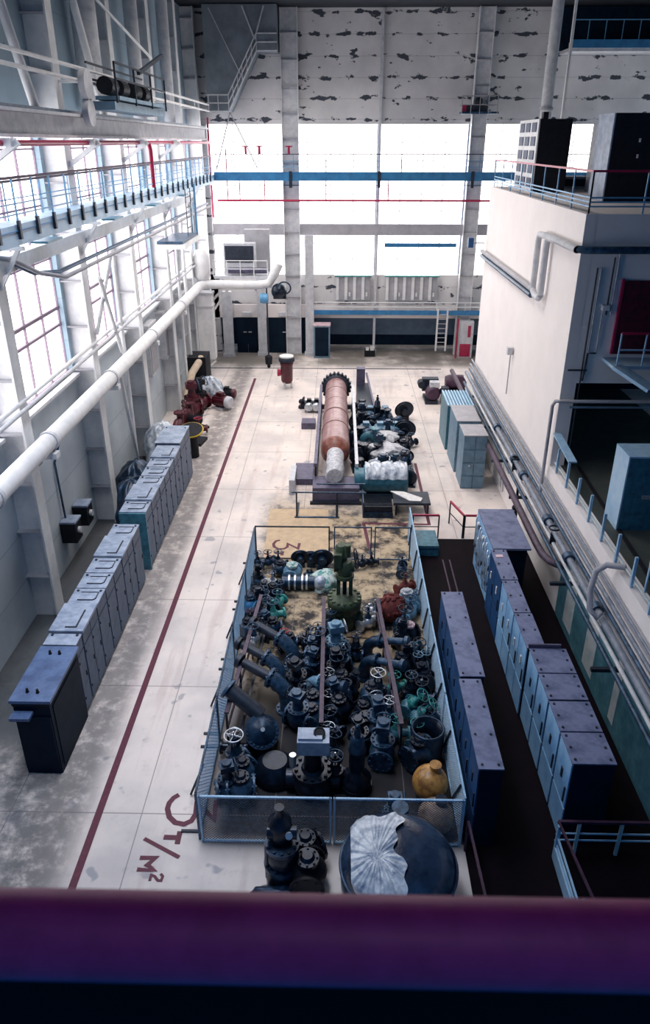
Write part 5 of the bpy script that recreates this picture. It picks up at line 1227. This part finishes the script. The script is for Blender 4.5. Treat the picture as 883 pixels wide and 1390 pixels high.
MB().box(-.8, .8, -.5, .5, 0, .2).obj('foot', M['dark'], t); MB().lathe([(.5, 0), (.5, .4)], (-.95, 0, .7), (-1, 0, 0), 20).obj('end_bell', M['teal'], t)
t = thing('grille_steps', 'dark ribbed steel grille step in front of the rotor frame', 'steps', (1.7, 26.9, 0))
MB().box(-.6, .6, -.6, .7, 0, .25).obj('base', M['bluesteel'], t)
g_ = MB()
for k in range(9): g_.box(-.58, .58, -.55+k*.14, -.49+k*.14, .25, .5)
g_.obj('grating', M['darksteel'], t); MB().box(-.64, -.6, -.6, .7, 0, .7).obj('side_plate', M['bluesteel2'], t)
t = thing('flat_trolley', 'dark flat trolley holding white boards beside the grille step', 'trolley', (3.1, 27.0, 0))
MB().box(-.75, .75, -.5, .6, .5, .6).obj('table_top', M['dark'], t)
for x, y in ((-.65, -.4), (.65, -.4), (-.65, .5), (.65, .5)): MB().box(x-.04, x+.04, y-.04, y+.04, 0, .5).obj('leg', M['dark'], t)
o = MB().prism([(-.85, .55), (-.3, .5), (.45, -.1), (.35, -.4), (-.1, -.35)], .61, .65).obj('white_board', M['paper'], label='cut white board lying on the flat trolley', cat='board'); o.location = (3.1, 27.0, 0)
# far floor items
def redmachine():
    t = thing('motor_pump', 'purple dark motor and pump standing alone near the back right', 'pump', (5.5, 41.2, 0))
    MB().lathe([(.32, -.4), (.42, -.3), (.42, .3), (.32, .4)], (.1, -.2, .62), (0, 1, 0), 18).obj('motor', M['purple'], t)
    MB().box(-.45, .5, .4, .9, .5, 1.25).cyl((-.5, .3, .9), (-.5, .9, .9), .22).obj('gear_case', M['dark'], t); MB().box(-.1, .45, -.5, 0, 1.0, 1.3).obj('terminal_box', M['tape'], t)
    MB().cyl((.5, -.2, .7), (.95, -.2, .7), .17).obj('outlet', M['darksteel'], t); MB().box(-.35, .4, -.6, .9, 0, .2).obj('base', M['dark'], t)
redmachine()
t = thing('motor_pump', 'dark motor tucked at the far end of the cream wall pipes', 'pump', (7.0, 41.6, 0))
MB().lathe([(.35, -.6), (.42, -.4), (.42, .4), (.3, .6)], (0, 0, 1.1), (1, 0, 0), 18).obj('motor', M['purple'], t); MB().box(-.6, .6, -.5, .5, 0, .7).obj('base', M['black'], t)
MB().box(-.9, -.5, -1.0, -.5, 0, 1.0).obj('control_box', M['dark'], t)
t = thing('red_pump', 'upright red cylindrical pump with a pale cap standing alone on the floor', 'pump', (-3.2, 43.6, 0))
MB().lathe([(.26, .35), (.36, .5), (.38, 1.5), (.42, 1.55), (.42, 1.7), (.36, 1.75)], seg=20).obj('body', M['darkred'], t)
MB().lathe([(.5, 1.75), (.5, 1.9), (.42, 2.0)], seg=20).obj('rim', M['dark'], t); MB().lathe([(.44, 2.0), (.44, 2.08)], seg=20).obj('cap', M['paper'], t)
for a in range(3): MB().cyl((.3*math.cos(a*2.1), .3*math.sin(a*2.1), 0), (.25*math.cos(a*2.1), .25*math.sin(a*2.1), .5), .07).obj('leg', M['chrome'], t)
MB().lathe([(.2, 0), (.24, .2)], (-.38, 0, 1.0), (-1, 0, 0)).obj('side_port', M['red'], t)
G3 = 'red machines against the far left wall'
P('motor', 300, 545, .4, 1.3, 60, 'red based white capped motor out on the floor, farthest red machine', 'darkred', 'offwhite', group=G3)
P('pump', 258, 590, .4, 1.5, 80, 'dark round fronted pump nearest the cabinets, red fittings', 'darkred', 'black', group=G3)
P('pump', 264, 572, .4, 1.3, 60, 'red flanged pump second from the cabinets', 'darkred', 'black', group=G3)
P('gear', 262, 555, .4, 1.5, 20, 'dark red machine between the pumps and the wall', 'darkred', 'darkred', group=G3)
P('gear', 272, 545, .5, 1.4, 50, 'tall dark red machine beside the far left column', 'darkred', 'black', group=G3)
P('stub', 270, 583, .3, 1.5, 10, 'small red fitting on the floor by the pumps', 'darkred', 'darkred', 'red', group=G3)
P('motor', 308, 530, .5, 1.0, 80, 'black motor leaning on the white wrapped bundle', 'black', 'darkred', group=G3)
bundle(286, 533, .5, .75, .7, 1.5, 'white plastic wrapped upright bundle by the red machines', M['plastic'], 12)
MB().box(-9.0, -7.9, 41.8, 43.4, 0, 2.4).obj('black_crate', M['black'], label='tall black crate behind the red machines', cat='crate')
MB().tube([(-8.8, 40.0, .6), (-8.6, 41, 1.7), (-8.2, 42.2, 2.3)], .22, 12).obj('cream_hose', mat('cream_cloth_hose', (.62, .50, .38), .7), label='thick cream hose curving up behind the red machines', cat='hose')
bundle(232, 592, .9, .8, 1.3, 1.3, 'grey plastic sheet heap by the far left column', M['tape'], 13, 'plastic_heap', 'plastic sheet', 0.0)
bundle(222, 600, .9, .9, 1.3, 1.9, 'white crumpled plastic sheet behind the farthest left cabinet', M['plastic'], 14, 'plastic_heap', 'plastic sheet')
for i, (x, y, s, l) in enumerate(((185, 640, .8, 'dark scrap heap behind the middle of the second left row'), (178, 665, .7, 'grey scrap heap behind the near end of the second left row'))):
    bundle(x, y, .9, s, 1.2, 1.4, l, M['bluesteel'], 20+i, 'scrap_heap', 'scrap')
t = thing('yellow_rimmed_disc', 'black round lid with a yellow edge behind the farthest left cabinet', 'lid', (-7.1, 32.6, 1.3))
MB().lathe([(.55, 0), (.55, .15)], (0, 0, 0), (0, -.3, 1), 20).obj('disc', M['black'], t); MB().ring((0, 0, .08), .56, .05, (0, -.3, 1)).obj('edge', M['yellow'], t)
MB().lathe([(.3, 0), (.3, 1.3)], (-7.1, 32.6, 0)).obj('black_drum', M['black'], label='black drum under the yellow edged lid', cat='drum')
# rails behind maroon floor
def redrail(p0, p1, label):
    t = thing('low_railing', label, 'railing'); p0, p1 = Vector((*p0, 0)), Vector((*p1, 0))
    MB().beam(p0+Vector((0, 0, 1)), p1+Vector((0, 0, 1)), .07, .07).obj('handrail', M['red'], t)
    MB().beam(p0+Vector((0, 0, .5)), p1+Vector((0, 0, .5)), .03, .03).obj('mid_rail', M['dark'], t)
    for p in (p0, p1): MB().beam(p, p+Vector((0, 0, 1)), .05, .05).obj('post', M['dark'], t)
redrail((2.95, 24.7), (3.95, 24.7), 'low red topped railing between the fence end and the opening')
redrail((4.95, 24.7), (6.9, 24.7), 'low red topped railing behind the gauge cabinet')
redrail((4.9, 24.7), (4.55, 25.9), 'red topped gate swung open beside the gauge cabinet')
t = thing('step_block', 'teal step block at the entrance of the maroon floor', 'steps', (2.9, 23.3, 0))
MB().box(0, .9, 0, 1.2, 0, .45).obj('block', M['teal'], t); MB().box(-.02, .92, -.02, 0, .3, .36).obj('nosing', M['bluesteel2'], t)
for x, l in ((3.9, 'left'), (4.15, 'right')): MB().box(x, x+.05, 19.0, 23.0, .02, .05).obj('cable_duct', M['purple'], label=l+' of two thin ducts lying on the maroon floor', cat='duct', group='thin ducts on the maroon floor')
# stair head railing near right
t = thing('stair_railing', 'pale railing around the stair opening at the bottom right', 'railing')
pts = [(4.75, 9.1, 0), (4.75, 10.85, 0), (6.75, 10.85, 0)]
for p in ((4.75, 9.1), (4.75, 10.75)): MB().beam((*p, .0), (*p, 1.0), .07, .07).obj('post', M['lightblue'], t)
for x in (5.2, 6.1, 6.9): MB().beam((x, 10.85, 0), (x, 10.85, 1.0), .06, .06).obj('post', M['palestrip'], t)
MB().beam((4.75, 10.85, 1), (7.1, 10.85, 1), .06, .06).beam((4.75, 10.85, 1), (4.95, 9.0, 1), .05, .05).obj('handrail', M['purple'], t)
for z in (.45, .65): MB().beam((4.75, 10.85, z), (7.1, 10.85, z), .03, .03).beam((4.75, 9.1, z), (4.75, 10.85, z), .04, .04).obj('mid_rail', M['lightblue'], t)
MB().box(4.7, 4.74, 9.1, 10.7, .05, .4).obj('kick_plate', M['lightblue'], t)

# ------------------------------------------------------------------ parapet rail right in front of the viewer
t = thing('viewing_rail', 'out of focus magenta rail across the bottom of the view', 'railing')
MB().cyl((-1.6, .435, 13.316), (1.6, .435, 13.316), .038, seg=24).obj('handrail', M['railnear'], t)
MB().box(-1.6, 1.6, .41, .425, 12.6, 13.3).obj('plate', M['maroon'], t)
